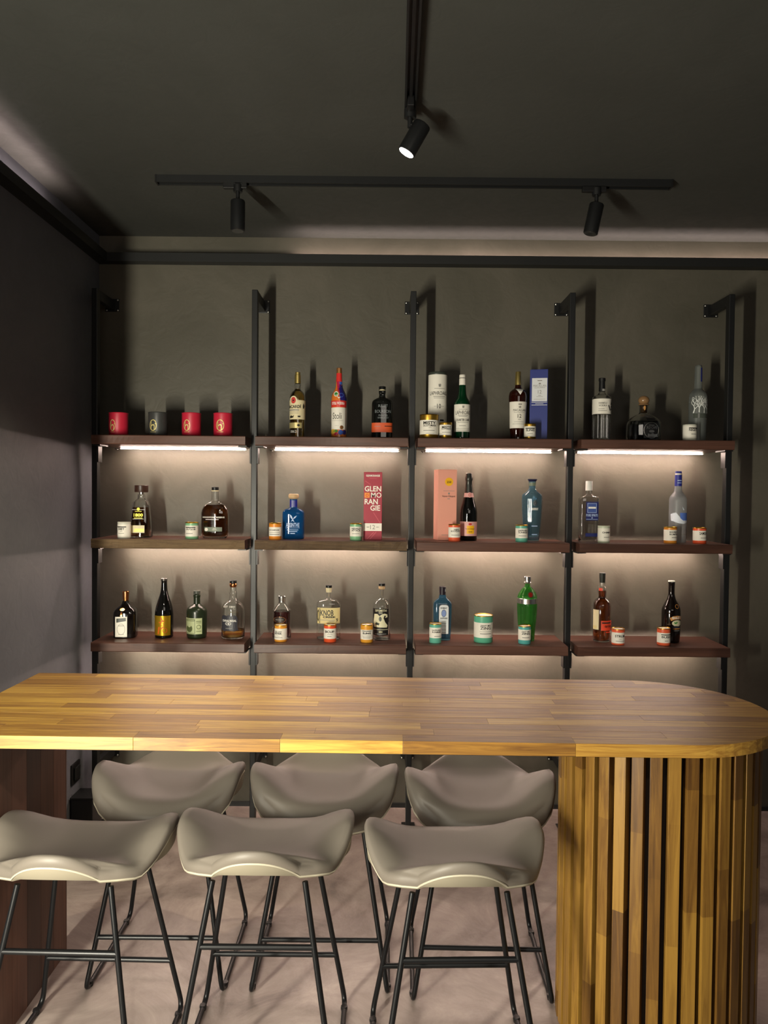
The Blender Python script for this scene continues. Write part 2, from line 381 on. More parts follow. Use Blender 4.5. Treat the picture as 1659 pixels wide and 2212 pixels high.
for r in range(3):
    for b in range(4):
        z = ROWZ[r]
        xa, xb = x_at(ENDS[r][b][0], YF, z), x_at(ENDS[r][b][1], YF, z)
        # the boards sit between the uprights
        xa = max(xa, POSTX[b] + PW + 0.009); xb = min(xb, POSTX[b + 1] - PW - 0.009)
        t = thing('wooden_shelf', shelf_lab[r][b], 'shelf', (xa, YF, z - TH), 0, 'walnut shelves between the black uprights')
        link('board', board_mesh(xb - xa, (r, b) in ((1, 1), (1, 0)), 10 * r + b), t)
        la, lb = x_at(LEDS[b][0], 3.578, 1.70) - xa, x_at(LEDS[b][1], 3.578, 1.70) - xa
        la = max(la, 0.02); lb = min(lb, xb - xa - 0.012)
        led = MB().box(la, lb, 0.250, 0.266, -0.003, 0.0).build('light_bar_back', M_BLACK, t)
        MB().box(la + 0.006, lb - 0.006, 0.251, 0.265, -0.0075, -0.003).build('light_bar_diffuser', M_LED, led)
        for x in (la, lb - 0.006): MB().box(x, x + 0.006, 0.250, 0.266, -0.0085, -0.003).build('light_bar_end_cap', M_WHITEPL, led)
        MB().tube([(la, 0.258, -0.006), (la - 0.012, 0.240, -0.013), (la - 0.03, 0.232, -0.011), (max(la - 0.06, 0.0), 0.225, -0.004)] if la > 0.07 else [(la, 0.258, -0.006), (la - 0.008, 0.240, -0.012), (la - 0.016, 0.236, -0.004)], 0.0022, 6).build('cord', M_PLASTIC, led, smooth=40)
        for s, X in ((1, POSTX[b] + PW - xa), (-1, POSTX[b + 1] - PW - xa)):
            m = MB(); x0, x1 = sorted((X, X + s * 0.006)); m.box(x0, x1, YP0 - YF - 0.003, YP0 - YF + 0.042, -0.075, -0.0005)
            y0, y1 = sorted((X + s * 0.006, X + s * 0.042)); m.box(y0, y1, 0.02, 0.115, -0.0055, -0.0005)
            m.build('bracket', M_BLACK, t)

# ------------------------------------------------------------------ the bar counter
CY, CTH, CZ = 2.18, 0.032, 0.903
t_bar = thing('bar_counter', 'long teak bar counter with a rounded end on a slatted column', 'counter', (0, CY, 0), -0.013)
R_END, CXE, X0C = 0.322, 0.765, -1.135
outline = [(X0C, -R_END), (CXE, -R_END)] + [(CXE + R_END * math.sin(a), -R_END * math.cos(a)) for a in [PI * k / 40 for k in range(1, 40)]] + [(CXE, R_END), (X0C, R_END)]
def clip(poly, clipper):
    out = poly
    for i in range(len(clipper)):
        a, b = clipper[i], clipper[(i + 1) % len(clipper)]
        inp, out = out, []
        if not inp: return []
        side = lambda p: (b[0] - a[0]) * (p[1] - a[1]) - (b[1] - a[1]) * (p[0] - a[0])
        for j in range(len(inp)):
            p, q = inp[j], inp[(j + 1) % len(inp)]
            sp, sq = side(p), side(q)
            if sp >= 0: out.append(p)
            if (sp >= 0) != (sq >= 0):
                t_ = sp / (sp - sq); out.append((p[0] + t_ * (q[0] - p[0]), p[1] + t_ * (q[1] - p[1])))
    return out
inner = [(x * 0.985 - 0.002, y * 0.95) for x, y in outline]
top = MB().prism(inner, CZ - CTH - 0.006, CZ - CTH - 0.0003).build('worktop', M_CORE, t_bar)
rnd = random.Random(21)
nrow = 13; rw = 2 * R_END / nrow
for r in range(nrow):
    y0 = -R_END + r * rw; x = X0C - rnd.uniform(0.0, 0.3)
    while x < CXE + R_END:
        L = rnd.choice((0.24, 0.3, 0.36, 0.42, 0.5, 0.58))
        g = 0.00018
        poly = clip([(max(x, X0C) + g, y0 + g), (x + L - g, y0 + g), (x + L - g, y0 + rw - g), (max(x, X0C) + g, y0 + rw - g)], outline)
        x += L
        if len(poly) < 3: continue
        ar = abs(sum(poly[i][0] * poly[(i + 1) % len(poly)][1] - poly[(i + 1) % len(poly)][0] * poly[i][1] for i in range(len(poly)))) / 2
        if ar < 2e-4: continue
        cx = sum(p[0] for p in poly) / len(poly); cy = sum(p[1] for p in poly) / len(poly)
        m = MB().prism([(p[0] - cx, p[1] - cy) for p in poly], -CTH, rnd.uniform(-0.00015, 0.00015))
        s = m.build('stave', M_TEAK, top, bevel=0.0007 if len(poly) == 4 else 0); s.location = (cx, cy, CZ)
# slatted round column
RC, NS = 0.266, 38
core = MB().lathe([(0.002, RC - 0.026), (CZ - CTH - 0.008, RC - 0.026)], 48).build('column_core', M_CORE, t_bar, smooth=40); core.location = (0.782, 0, 0)
slat_me = MB().box(-0.0150, 0.0150, -0.030, 0, 0, CZ - CTH - 0.0075).mesh('slat', M_SLAT, bevel=0.0012)
for k in range(NS):
    a = 2 * PI * k / NS
    s = link('slat', slat_me, core, (RC * math.sin(a) - 0.0 , -RC * math.cos(a), 0), (0, 0, a)); s.location = ((RC) * math.sin(a), -(RC) * math.cos(a), 0)
    # the slat's own front face points along -Y before turning
    s.location = ((RC - 0.026) * math.sin(a), -(RC - 0.026) * math.cos(a), 0)
# end panel of vertical planks
pc = MB().box(-1.060, -1.032, -0.17, 0.268, 0.0, CZ - CTH - 0.006).build('end_panel', M_CORE, t_bar)
yy = -0.17
pw = 0.438 / 5
for k in range(5):
    for x0, x1 in ((-1.032, -1.024), (-1.068, -1.060)):
        MB().box(x0, x1, -pw / 2 + 0.0004, pw / 2 - 0.0004, 0, CZ - CTH - 0.0062).build('plank', M_PANEL, pc, bevel=0.0008).location = (0, yy + pw / 2, 0)
    yy += pw
MB().box(-1.068, -1.024, 0.268, 0.274, 0.0, CZ - CTH - 0.0062).build('edge_strip', M_PANEL, pc)

# ------------------------------------------------------------------ bar stools
HW = [(0, .150), (.025, .178), (.06, .202), (.12, .220), (.25, .234), (.40, .2385), (.52, .2365), (.64, .226), (.76, .207), (.87, .182), (.94, .158), (.975, .138), (1, .112)]
ZCEN = [(0, .540), (.05, .560), (.13, .570), (.30, .569), (.5, .568), (.66, .574), (.80, .594), (.92, .626), (1, .645)]
WING = [(0, .000), (.10, .024), (.22, .058), (.36, .068), (.48, .066), (.60, .046), (.72, .012), (.84, -.026), (1, -.052)]
def seat_pt(u, v):
    y0 = -.198 + .045 * abs(u) ** 2.4; y1 = .205 - .045 * abs(u) ** 2.2
    wv = pchip(WING, v); p = 2.3 if wv > 0 else 2.3
    return Vector((u * pchip(HW, v) * 0.950, y0 + (y1 - y0) * v, pchip(ZCEN, v) + wv * (math.sin(PI / 2 * abs(u) ** 1.6) ** 2 if wv > 0 else abs(u) ** p)))
def seat_meshes():
    NU, NV = 20, 22
    us = [math.sin(PI / 2 * (2 * i / NU - 1)) * 0.35 + (2 * i / NU - 1) * 0.65 for i in range(NU + 1)]
    vsx = [j / NV for j in range(NV + 1)]
    loop = [(i, 0) for i in range(NU)] + [(NU, j) for j in range(NV)] + [(NU - i, NV) for i in range(NU)] + [(0, NV - j) for j in range(NV)]
    verts, faces, idx = [], [], {}
    for j, v in enumerate(vsx):
        for i, u in enumerate(us):
            idx[(i, j)] = len(verts); verts.append(seat_pt(u, v))
    for j in range(NV):
        for i in range(NU): faces.append((idx[i, j], idx[i + 1, j], idx[i + 1, j + 1], idx[i, j + 1]))
    cen = Vector((0, 0, 0))
    def rim(k, out, down):
        i, j = loop[k]; p = verts[idx[i, j]]
        a = verts[idx[loop[k - 1]]]; b = verts[idx[loop[(k + 1) % len(loop)]]]
        tt = (b - a); n = Vector((tt.y, -tt.x, 0))
        n.normalize()
        fr = max(0.0, 1 - j / NV * 3.2)          # the front edge is thicker
        return p + n * out + Vector((0, 0, -down * (1 + 0.75 * fr)))
    rings = [[idx[q] for q in loop]]
    for out, down in ((0.0055, 0.004), (0.0090, 0.013), (0.0080, 0.023), (0.0040, 0.031)):
        ring = []
        for k in range(len(loop)): ring.append(len(verts)); verts.append(rim(k, out, down))
        rings.append(ring)
    n = len(loop)
    for a, b in zip(rings, rings[1:]):
        for k in range(n): faces.append((a[k], b[k], b[(k + 1) % n], a[(k + 1) % n]))
    cush = (verts, faces)
    last = [verts[q] for q in rings[-1]]
    # lower shell: from the piping line inwards
    sv, sf, prev = [], [], None
    def put(ps):
        o = len(sv); sv.extend(ps); return list(range(o, o + len(ps)))
    cxy = Vector((0, 0.0, 0))
    r0 = put([p + Vector((0, 0, 0.002)) for p in last])
    r1 = put([Vector((p.x * .985, p.y * .985, min(p.z - .006, .560 + .5 * max(0.0, p.y - .16)))) for p in last])
    r2 = put([Vector((p.x * .80, p.y * .80, min(p.z - .012, .550 + .3 * max(0.0, p.y - .16)))) for p in last])
    r3 = put([Vector((p.x * .3, p.y * .32, .516)) for p in last])
    for a, b in ((r0, r1), (r1, r2), (r2, r3)):
        for k in range(n): sf.append((a[k], b[k], b[(k + 1) % n], a[(k + 1) % n]))
    sf.append(tuple(r3))
    me = MB().add(*cush).mesh('seat', M_LEATHER, smooth=180)
    sh = MB().add(sv, sf).mesh('seat_shell', M_SHELL, smooth=60)
    pp = MB().tube([p + Vector((0, 0, 0.0005)) for p in last], 0.0028, 6, closed=True).mesh('piping', M_PIPING, smooth=60)
    return me, sh, pp
S_SEAT, S_SHELL, S_PIPE = seat_meshes()
def fillet(pts, r, n=5):
    P = [Vector(p) for p in pts]; out = [P[0]]
    for i in range(1, len(P) - 1):
        a = (P[i - 1] - P[i]).normalized(); b = (P[i + 1] - P[i]).normalized()
        for k in range(n + 1):
            t_ = k / n; out.append((P[i] + a * r) * (1 - t_) ** 2 + P[i] * 2 * t_ * (1 - t_) + (P[i] + b * r) * t_ ** 2)
    out.append(P[-1]); return out
LR = 0.0075
def legx(z): return 0.205 - 0.168 * z
def leg_mesh(s):
    pts = [(s * legx(.526), -.205 + .168 * .526, .526), (s * .205, -.205, LR), (s * .205, .205, LR), (s * legx(.526), .205 - .168 * .526, .526)]
    return MB().tube(fillet(pts, 0.035), LR, 8).mesh('leg_frame', M_LEG, smooth=60)
S_LEG = {s: leg_mesh(s) for s in (-1, 1)}
def bar_mesh(z, sgn):
    y = sgn * (.205 - .168 * z)
    return MB().tube([(-legx(z), y, z), (legx(z), y, z)], LR, 8).mesh('footrest_bar', M_LEG, smooth=60)
S_BARS = [bar_mesh(.158, -1), bar_mesh(.372, 1)]
S_PLATE = MB().box(-.06, .06, -.06, .06, .511, .518).mesh('mounting_plate', M_LEG, bevel=0.003)
S_GLIDE = MB().lathe([(0.0, .0085), (.010, .0105), (.016, .0095)], 10).mesh('foot_glide', M_PLASTIC, smooth=40)
def stool(label, x, y, rz):
    t = thing('bar_stool', label, 'stool', (x, y, 0), rz, 'taupe leather bar stools around the counter')
    link('seat', S_SEAT, t); link('seat_shell', S_SHELL, t); link('piping', S_PIPE, t); link('mounting_plate', S_PLATE, t)
    for s in (-1, 1):
        l = link('leg_frame', S_LEG[s], t)
        for yy in (-.165, .165): link('foot_glide', S_GLIDE, l, (s * .205, yy, 0))
    for m in S_BARS: link('footrest_bar', m, t)
    return t
stool('taupe bar stool behind the counter, next to the plank end panel', -0.675, 2.465, 0.0)
stool('taupe bar stool behind the counter, middle of its row', -0.180, 2.460, 0.0)
stool('taupe bar stool behind the counter, next to the slatted column', 0.308, 2.425, -0.02)
stool('taupe bar stool before the counter, cut off by the picture edge near the end panel', -0.783, 2.00, PI - 0.02)
stool('taupe bar stool before the counter, middle of its row', -0.307, 2.03, PI + 0.0)
stool('taupe bar stool before the counter, closest to the slatted column', 0.192, 1.985, PI + 0.03)
# white plug lying behind the column
o = MB().lathe([(0, .012), (.018, .014), (.022, .008), (.034, .006)], 12).build('floor_plug', M_WHITEPL, smooth=40)
pp_ = on_ceiling(1214, 1787, 0.012); o.location = (pp_.x, pp_.y, 0.0)
tag(o, 'tiny white plastic plug on the floor beside the slatted column', 'plug')

# ------------------------------------------------------------------ lettering and printed labels
TXT = {}
def text_mesh(s, bold=0.0, spacing=1.0):
    """flat outline of a word, fitted to a unit box: vertices (0..1, 0..1), faces, aspect"""
    k = (s, bold, spacing)
    if k in TXT: return TXT[k]
    cu = bpy.data.curves.new('word', 'FONT'); cu.body = s; cu.resolution_u = 2; cu.offset = bold; cu.space_character = spacing
    ob = bpy.data.objects.new('word', cu)
    me = bpy.data.meshes.new_from_object(ob)
    V = [tuple(v.co[:2]) for v in me.vertices]; Fc = [tuple(p.vertices) for p in me.polygons]
    bpy.data.objects.remove(ob); bpy.data.curves.remove(cu); bpy.data.meshes.remove(me)
    x0 = min(v[0] for v in V); x1 = max(v[0] for v in V); y0 = min(v[1] for v in V); y1 = max(v[1] for v in V)
    V = [((v[0] - x0) / (x1 - x0), (v[1] - y0) / (y1 - y0)) for v in V]
    TXT[k] = (V, Fc, (x1 - x0) / (y1 - y0)); return TXT[k]

class Body:
    """a bottle, tin or carton: rings (z, half width, half depth, squareness), front towards -Y"""
    def __init__(s, rows, flat=False): s.rows = sorted(rows); s.flat = flat; s.cache = {}
    def sec(s, z):
        R = s.rows
        if z <= R[0][0]: return R[0][1:]
        for p, q in zip(R, R[1:]):
            if z <= q[0]:
                t = (z - p[0]) / max(q[0] - p[0], 1e-9); return tuple(p[i] + t * (q[i] - p[i]) for i in (1, 2, 3))
        return R[-1][1:]
    def table(s, z):
        k = round(z, 3)
        if k not in s.cache:
            a, b, n = s.sec(k); pts = []; N = 48
            for i in range(N + 1):
                t = PI * 0.8 * i / N; sx, cx = math.sin(t), math.cos(t)
                pts.append((a * abs(sx) ** (2 / n), -b * math.copysign(abs(cx) ** (2 / n), cx)))
            acc = [0.0]
            for p, q in zip(pts, pts[1:]): acc.append(acc[-1] + math.hypot(q[0] - p[0], q[1] - p[1]))
            s.cache[k] = (pts, acc)
        return s.cache[k]
    def arc_of(s, x, z):
        if s.flat: return x
        pts, acc = s.table(z); xa = min(abs(x), s.sec(z)[0] * 0.985)
        for i in range(len(pts) - 1):
            if pts[i + 1][0] >= xa:
                d = pts[i + 1][0] - pts[i][0]; t = (xa - pts[i][0]) / d if d > 1e-9 else 0
                return math.copysign(acc[i] + t * (acc[i + 1] - acc[i]), x)
        return math.copysign(acc[len(pts) // 2], x)
    def point(s, arc, z, off):
        if s.flat: return (arc, -s.sec(z)[1] - off, z)
        pts, acc = s.table(z); q = min(abs(arc), acc[-1] * 0.999)
        lo, hi = 0, len(acc) - 1
        while hi - lo > 1:
            m = (lo + hi) // 2
            if acc[m] <= q: lo = m
            else: hi = m
        t = (q - acc[lo]) / max(acc[hi] - acc[lo], 1e-9)
        x = pts[lo][0] + t * (pts[hi][0] - pts[lo][0]); y = pts[lo][1] + t * (pts[hi][1] - pts[lo][1])
        tx, ty = pts[hi][0] - pts[lo][0], pts[hi][1] - pts[lo][1]; l = math.hypot(tx, ty) or 1
        nx, ny = ty / l, -tx / l
        sg = 1 if arc >= 0 else -1
        return (sg * (x + nx * off), y + ny * off, z)

def loft(rows, N=32, flutes=0, famp=0.0, inset=0.0, zmin=None, zmax=None, frange=None):
    """closed skin through the rings; inset shrinks it"""
    m = MB(); R = []
    for z, a, b, n in rows:
        if zmin is not None and z < zmin - 1e-6: continue
        if zmax is not None and z > zmax + 1e-6: continue
        R.append((z, max(a - inset, 0.001), max(b - inset, 0.001), n))
    vs = []
    for z, a, b, n in R:
        for k in range(N):
            t = 2 * PI * k / N; sx, cx = math.sin(t), math.cos(t); f = 1.0
            if flutes and (frange is None or frange[0] <= z <= frange[1]): f = 1 - famp * (0.5 - 0.5 * math.cos(flutes * t))
            vs.append((f * a * math.copysign(abs(sx) ** (2 / n), sx), -f * b * math.copysign(abs(cx) ** (2 / n), cx), z))
    L = len(R)
    fs = [(i * N + k, i * N + (k + 1) % N, (i + 1) * N + (k + 1) % N, (i + 1) * N + k) for i in range(L - 1) for k in range(N)]
    fs.append(tuple(range(N))[::-1]); fs.append(tuple((L - 1) * N + k for k in range(N)))
    return m.add(vs, fs)
def refine(rows, sub=4):
    rows = sorted(rows); out = []
    zs = sorted(set(z for z, *_ in rows))
    for i in range(len(zs) - 1):
        k = sub if zs[i + 1] - zs[i] > 0.004 else 1
        for j in range(k): out.append(zs[i] + (zs[i + 1] - zs[i]) * j / k)
    out.append(zs[-1])
    A = [(r[0], r[1]) for r in rows]; B = [(r[0], r[2]) for r in rows]; Nn = [(r[0], r[3]) for r in rows]
    return [(z, pchip(A, z), pchip(B, z), pchip(Nn, z)) for z in out]

CROPS = {}
for row, oy in (('A', 760), ('B', 990), ('C', 1220)):
    for k, (x0, w_) in enumerate(((180, 380), (540, 360), (880, 370), (1220, 400))): CROPS[row + str(k + 1)] = (x0, oy, 1659 / w_)
ROW_OF = {'A': 0, 'B': 1, 'C': 2}
class Spot:
    """turns positions read off an enlarged view of one shelf bay into metres on that shelf"""
    def __init__(s, crop, cx, Y):
        s.ox, s.oy, s.s = CROPS[crop]; s.cx, s.Y = cx, Y; s.zs = ROWZ[ROW_OF[crop[0]]]
        s.k = Y / F_PX / s.s
        s.X = x_at(s.ox + cx / s.s, Y, s.zs + 0.05)
    def z(s, y): return 0.0 if y is None else at(s.ox + s.cx / s.s, s.oy + y / s.s, s.Y).z - s.zs
    def w(s, h): return h * s.k

PAPER = mat('white_paper', '#e9e4d8', 0.55)
INK = mat('black_ink', '#181614', 0.5)
INK_SOFT = mat('grey_ink', '#8d8a84', 0.5)
GOLD = mat('brass_gold', '#d0a53c', 0.28, metal=1.0)
SILVER = mat('silver_foil', '#d6d6d2', 0.25, metal=1.0)
WAX = mat('cream_wax', '#efe6cf', 0.5)
CLEAR = glass('clear_glass', (0.97, 0.98, 0.97), 0.0, 1.45)
WATER = glass('clear_spirit', (0.98, 0.98, 0.98), 0.0, 1.34)
FROST = mat('frosted_glass', '#c9ced2', 0.42, trans=0.75, ior=1.4)
BLACKGLASS = mat('black_glass', '#0b0b0a', 0.07, spec=0.6)

def surf_parts(sp, body, root, items, base_off=0.0004):
    """items: printed patches and words on the body's skin, grouped into one part per name"""
    groups = {}
    lvl = 0
    for it in items:
        kind = it[0]; lvl += 1
        off = base_off + 0.00012 * min(lvl, 9)
        if kind == 'label':          # name, material, x0, x1 (seen positions), y0, y1
            _, name, m, x0, x1, y0, y1 = it[:7]
            z1, z0 = sp.z(y0), max(sp.z(y1), 0.002); zm = (z0 + z1) / 2
            full = x0 is None
            if full: A = body.table(zm)[1][-1] * 0.94 if not body.flat else body.sec(zm)[0] * 0.995; s0, s1 = -A, A
            else: s0, s1 = body.arc_of(sp.w(x0 - sp.cx), zm), body.arc_of(sp.w(x1 - sp.cx), zm)
            nx = 1 if body.flat else max(3, int((s1 - s0) / 0.005)); nz = max(1, int((z1 - z0) / 0.012)) if not body.flat else 1
            vs = [body.point(s0 + (s1 - s0) * i / nx, z0 + (z1 - z0) * j / nz, off) for j in range(nz + 1) for i in range(nx + 1)]
            fs = [(j * (nx + 1) + i, j * (nx + 1) + i + 1, (j + 1) * (nx + 1) + i + 1, (j + 1) * (nx + 1) + i) for j in range(nz) for i in range(nx)]
        elif kind == 'text':         # word, material, x centre, y centre, width, height, bold
            _, word, m, xc, yc, wd, ht = it[:7]; bold = it[7] if len(it) > 7 else 0.012
            V, fs, asp = text_mesh(word, bold)
            zc = sp.z(yc); hh = sp.w(ht); ww = sp.w(wd); sc_ = body.arc_of(sp.w(xc - sp.cx), max(zc, 0.004))
            vs = [body.point(sc_ + (v[0] - 0.5) * ww, zc + (v[1] - 0.5) * hh, off + 0.0004) for v in V]; name = 'lettering'
        elif kind in ('disc', 'poly', 'ring'):
            if kind == 'poly': _, name, m, P = it[:4]
            else:
                _, name, m, xc, yc, rx, ry = it[:7]
                P = [(xc + rx * math.cos(2 * PI * k / 20), yc + ry * math.sin(2 * PI * k / 20)) for k in range(20)]
            def mp(p):
                z = max(sp.z(p[1]), 0.002); return body.point(body.arc_of(sp.w(p[0] - sp.cx), z), z, off + 0.0003)
            if kind == 'ring':
                q = it[7]; P2 = [(xc + (p[0] - xc) * q, yc + (p[1] - yc) * q) for p in P]
                vs = [mp(p) for p in P + P2]; n = len(P); fs = [(i, (i + 1) % n, n + (i + 1) % n, n + i) for i in range(n)]
            else:
                tris = [tuple(P[i] for i in tr) for tr in tessellate_polygon([[Vector((p[0], p[1], 0)) for p in P]])]
                for _ in range(3):          # small enough to follow the curve of the glass
                    nt = []
                    for a_, b_, c_ in tris:
                        if max(abs(a_[0] - b_[0]), abs(b_[0] - c_[0]), abs(c_[0] - a_[0])) > 16:
                            ab_, bc_, ca_ = (((p[0] + q[0]) / 2, (p[1] + q[1]) / 2) for p, q in ((a_, b_), (b_, c_), (c_, a_)))
                            nt += [(a_, ab_, ca_), (ab_, b_, bc_), (ca_, bc_, c_), (ab_, bc_, ca_)]
                        else: nt.append((a_, b_, c_))
                    tris = nt
                vs = [mp(p) for tr in tris for p in tr]; fs = [(3 * i, 3 * i + 1, 3 * i + 2) for i in range(len(tris))]
        g = groups.setdefault((name, m.name, lvl if kind == 'text' else 0), (MB(), m)); g[0].add(vs, fs)
    for (name, _, _q), (mb, m) in groups.items():
        me = mb.mesh(name, m, smooth=60, fix=False)
        link(name, me, root)

def bottle(label, crop, cx, rows, skin, Y=3.46, ratio=1.0, n=2.0, caps=(), fill=None, items=(), rz=0.0, name='liquor_bottle', cat='bottle', group=None,
           hollow=False, N=32, flutes=0, famp=0.0, frange=None, sub=4):
    """rows: (y, half width) from the shoulder ring down, None for the shelf; caps: (part name, material, rows, ratio)"""
    sp = Spot(crop, cx, Y)
    t = thing(name, label, cat, (sp.X, Y, sp.zs + 0.0006), rz, group)
    prof = []
    for q in rows:
        y, hw = q[0], q[1]; rt = q[2] if len(q) > 2 else ratio; nn = q[3] if len(q) > 3 else n
        a = sp.w(hw); prof.append((sp.z(y), a, a * rt, nn))
    zb, ab, bb, nb = prof[-1]
    prof[-1] = (0.003, ab, bb, nb)
    prof = refine(prof, sub)
    body = Body(prof)
    full = [(0.0, ab * 0.93, bb * 0.93, nb)] + prof
    fr = None if frange is None else tuple(sorted((sp.z(frange[0]), sp.z(frange[1]))))
    out = loft(full, N, flutes, famp, frange=fr)
    if hollow:
        inn = loft([(0.006, ab * 0.9, bb * 0.9, nb)] + prof, N, flutes, famp, inset=0.0024, zmin=0.006, frange=fr)
        out.add(inn.v, [f[::-1] for f in inn.f])
    out.build('glass_body', skin, t, smooth=42, fix=False)
    if fill:
        zf = sp.z(fill[0]); P = [p for p in prof if p[0] <= zf]
        s_ = body.sec(zf); P = [(0.0085, ab * 0.88, bb * 0.88, nb)] + [p for p in P if p[0] > 0.011] + [(zf,) + tuple(s_)]
        loft(P, N, flutes, famp, inset=0.0030, frange=fr).build('liquid', fill[1], t, smooth=42, fix=False)
    for cp in caps:
        pn, m, rw_ = cp[:3]; rt = cp[3] if len(cp) > 3 else 1.0
        loft(sorted((sp.z(y), sp.w(h), sp.w(h) * rt, 2.0) for y, h in rw_), 24).build(pn, m, t, smooth=38, fix=False)
    surf_parts(sp, body, t, items)
    return t

def tin(label, crop, cx, ytop, hw, col, lab, words, Y=3.39, gold=False, lid=False, rz=0.0, group='small printed candle tins', body_mat=None, rim=GOLD, label_mat=PAPER, full_paper=False):
    """round candle tin with a printed paper band"""
    sp = Spot(crop, cx, Y); h = sp.z(ytop); r = sp.w(hw)
    t = thing('candle_tin', label, 'candle tin', (sp.X, Y, sp.zs + 0.0006), rz, group)
    m = body_mat or mat('tin_' + col.strip('#'), col, 0.38)
    MB().lathe([(0.0, r * 0.97), (0.0015, r), (h - 0.004, r), (h - 0.004, r * 0.9)], 36).build('tin', m, t, smooth=40)
    rr = MB()
    N = 36; prof = [(h - 0.004, r * 1.0), (h - 0.0035, r * 1.025), (h - 0.001, r * 1.02), (h, r * 0.99), (h - 0.0012, r * 0.93), (h - 0.004, r * 0.92)]
    vs = [(q * math.sin(2 * PI * k / N), -q * math.cos(2 * PI * k / N), z) for z, q in prof for k in range(N)]
    rr.add(vs, [(i * N + k, i * N + (k + 1) % N, ((i + 1) % 6) * N + (k + 1) % N, ((i + 1) % 6) * N + k) for i in range(6) for k in range(N)])
    rr.build('rim', rim, t, smooth=50)
    MB().lathe([(h - 0.0042, r * 0.915), (h - 0.0030, r * 0.915)], 30).build('lid', rim if lid else WAX, t, smooth=40)
    body = Body([(0.0, r, r, 2.0), (h, r, r, 2.0)])
    items = []
    if lab: items.append(('label', 'paper_band', label_mat, None, None, lab[0], lab[1]))
    surf_parts(sp, body, t, items + list(words))
    return t

def carton(label, crop, xc, ytop, half_w, half_d, skin, items, Y=3.46, rz=0.0, lid=None):
    sp = Spot(crop, xc, Y); h = sp.z(ytop); a, d = sp.w(half_w), sp.w(half_d)
    t = thing('bottle_carton', label, 'carton', (sp.X, Y, sp.zs + 0.0006), rz, 'bottle cartons on the shelves')
    MB().box(-a, a, -d, d, 0, h - 0.0012).build('box', skin, t, bevel=0.0012)
    MB().box(-a * 0.985, a * 0.985, -d * 0.985, d * 0.985, h - 0.0012, h).build('top_flap', skin, t)
    surf_parts(sp, Body([(0, a, d, 30.0), (h, a, d, 30.0)], flat=True), t, items)
    return t
def T(word, m, x, y, wd, ht, b=0.012): return ('text', word, m, x, y, wd, ht, b)
def Lb(m, x0, x1, y0, y1, name='label'): return ('label', name, m, x0, x1, y0, y1)
def Bar(m, x, y, wd, ht=5): return ('label', 'print_line', m, x - wd / 2, x + wd / 2, y - ht / 2, y + ht / 2)
def tin_words(cx, big, yb, wb, hb, small=None, ys=0, ws=0, hs=0, yscript=None, wscript=0, dx=0):
    o = [T(big, INK, cx + dx, yb, wb, hb, 0.02)]
    if small: o.append(T(small, INK, cx + dx, ys, ws, hs, 0.01))
    if yscript: o += [Bar(INK_SOFT, cx + dx, yscript - 26, 22, 3), Bar(INK_SOFT, cx + dx + 8, yscript, wscript, 6)]
    return o

# ================================================================== top shelf
RED = mat('crimson_tin', '#c0243c', 0.42); DGREY = mat('dark_grey_tin', '#3b3c3b', 0.42)
EMB = mat('gilt_emblem', '#e6d489', 0.35, metal=0.3)
def emblem(cx, y, s=1.0):
    """a letter h inside a tall oval, with a short line of print below"""
    it = [('ring', 'emblem', EMB, cx, y, 38 * s, 54, 0.84)]
    it.append(('poly', 'emblem', EMB, [(cx - 24 * s, y - 44), (cx - 17 * s, y - 48), (cx - 17 * s, y + 38), (cx - 24 * s, y + 38)]))
    P = [(cx - 18 * s, y + 2), (cx - 8 * s, y - 8), (cx + 4 * s, y - 10), (cx + 14 * s, y - 4), (cx + 18 * s, y + 8), (cx + 17 * s, y + 44), (cx + 10 * s, y + 50), (cx + 10 * s, y + 10), (cx + 5 * s, y + 2), (cx - 5 * s, y + 2), (cx - 16 * s, y + 14)]
    it.append(('poly', 'emblem', EMB, P, 'ngon'))
    it.append(('label', 'emblem', EMB, cx + 20 * s, cx + 34 * s, y - 16, y - 10)); it.append(('label', 'emblem', EMB, cx - 30 * s, cx + 30 * s, y + 61, y + 65))
    return it
for cx, yt, m, lab, ex, es in ((333, 578, RED, 'crimson cylinder tin at the dark corner end of the top shelf', 305, 0.75), (705, 574, DGREY, 'dark grey cylinder tin with gilt oval emblem', 683, 0.9),
                               (1020, 580, RED, 'crimson cylinder tin standing between the grey tin and another crimson one', 998, 0.8), (1318, 582, RED, 'crimson cylinder tin closest to the second upright', 1308, 1.0)):
    tin(lab, 'A1', cx, yt, 88, '#000000', None, emblem(ex, 700, es), Y=3.43, group='plain cylinder tins on the top shelf', body_mat=m, rim=m, lid=True)

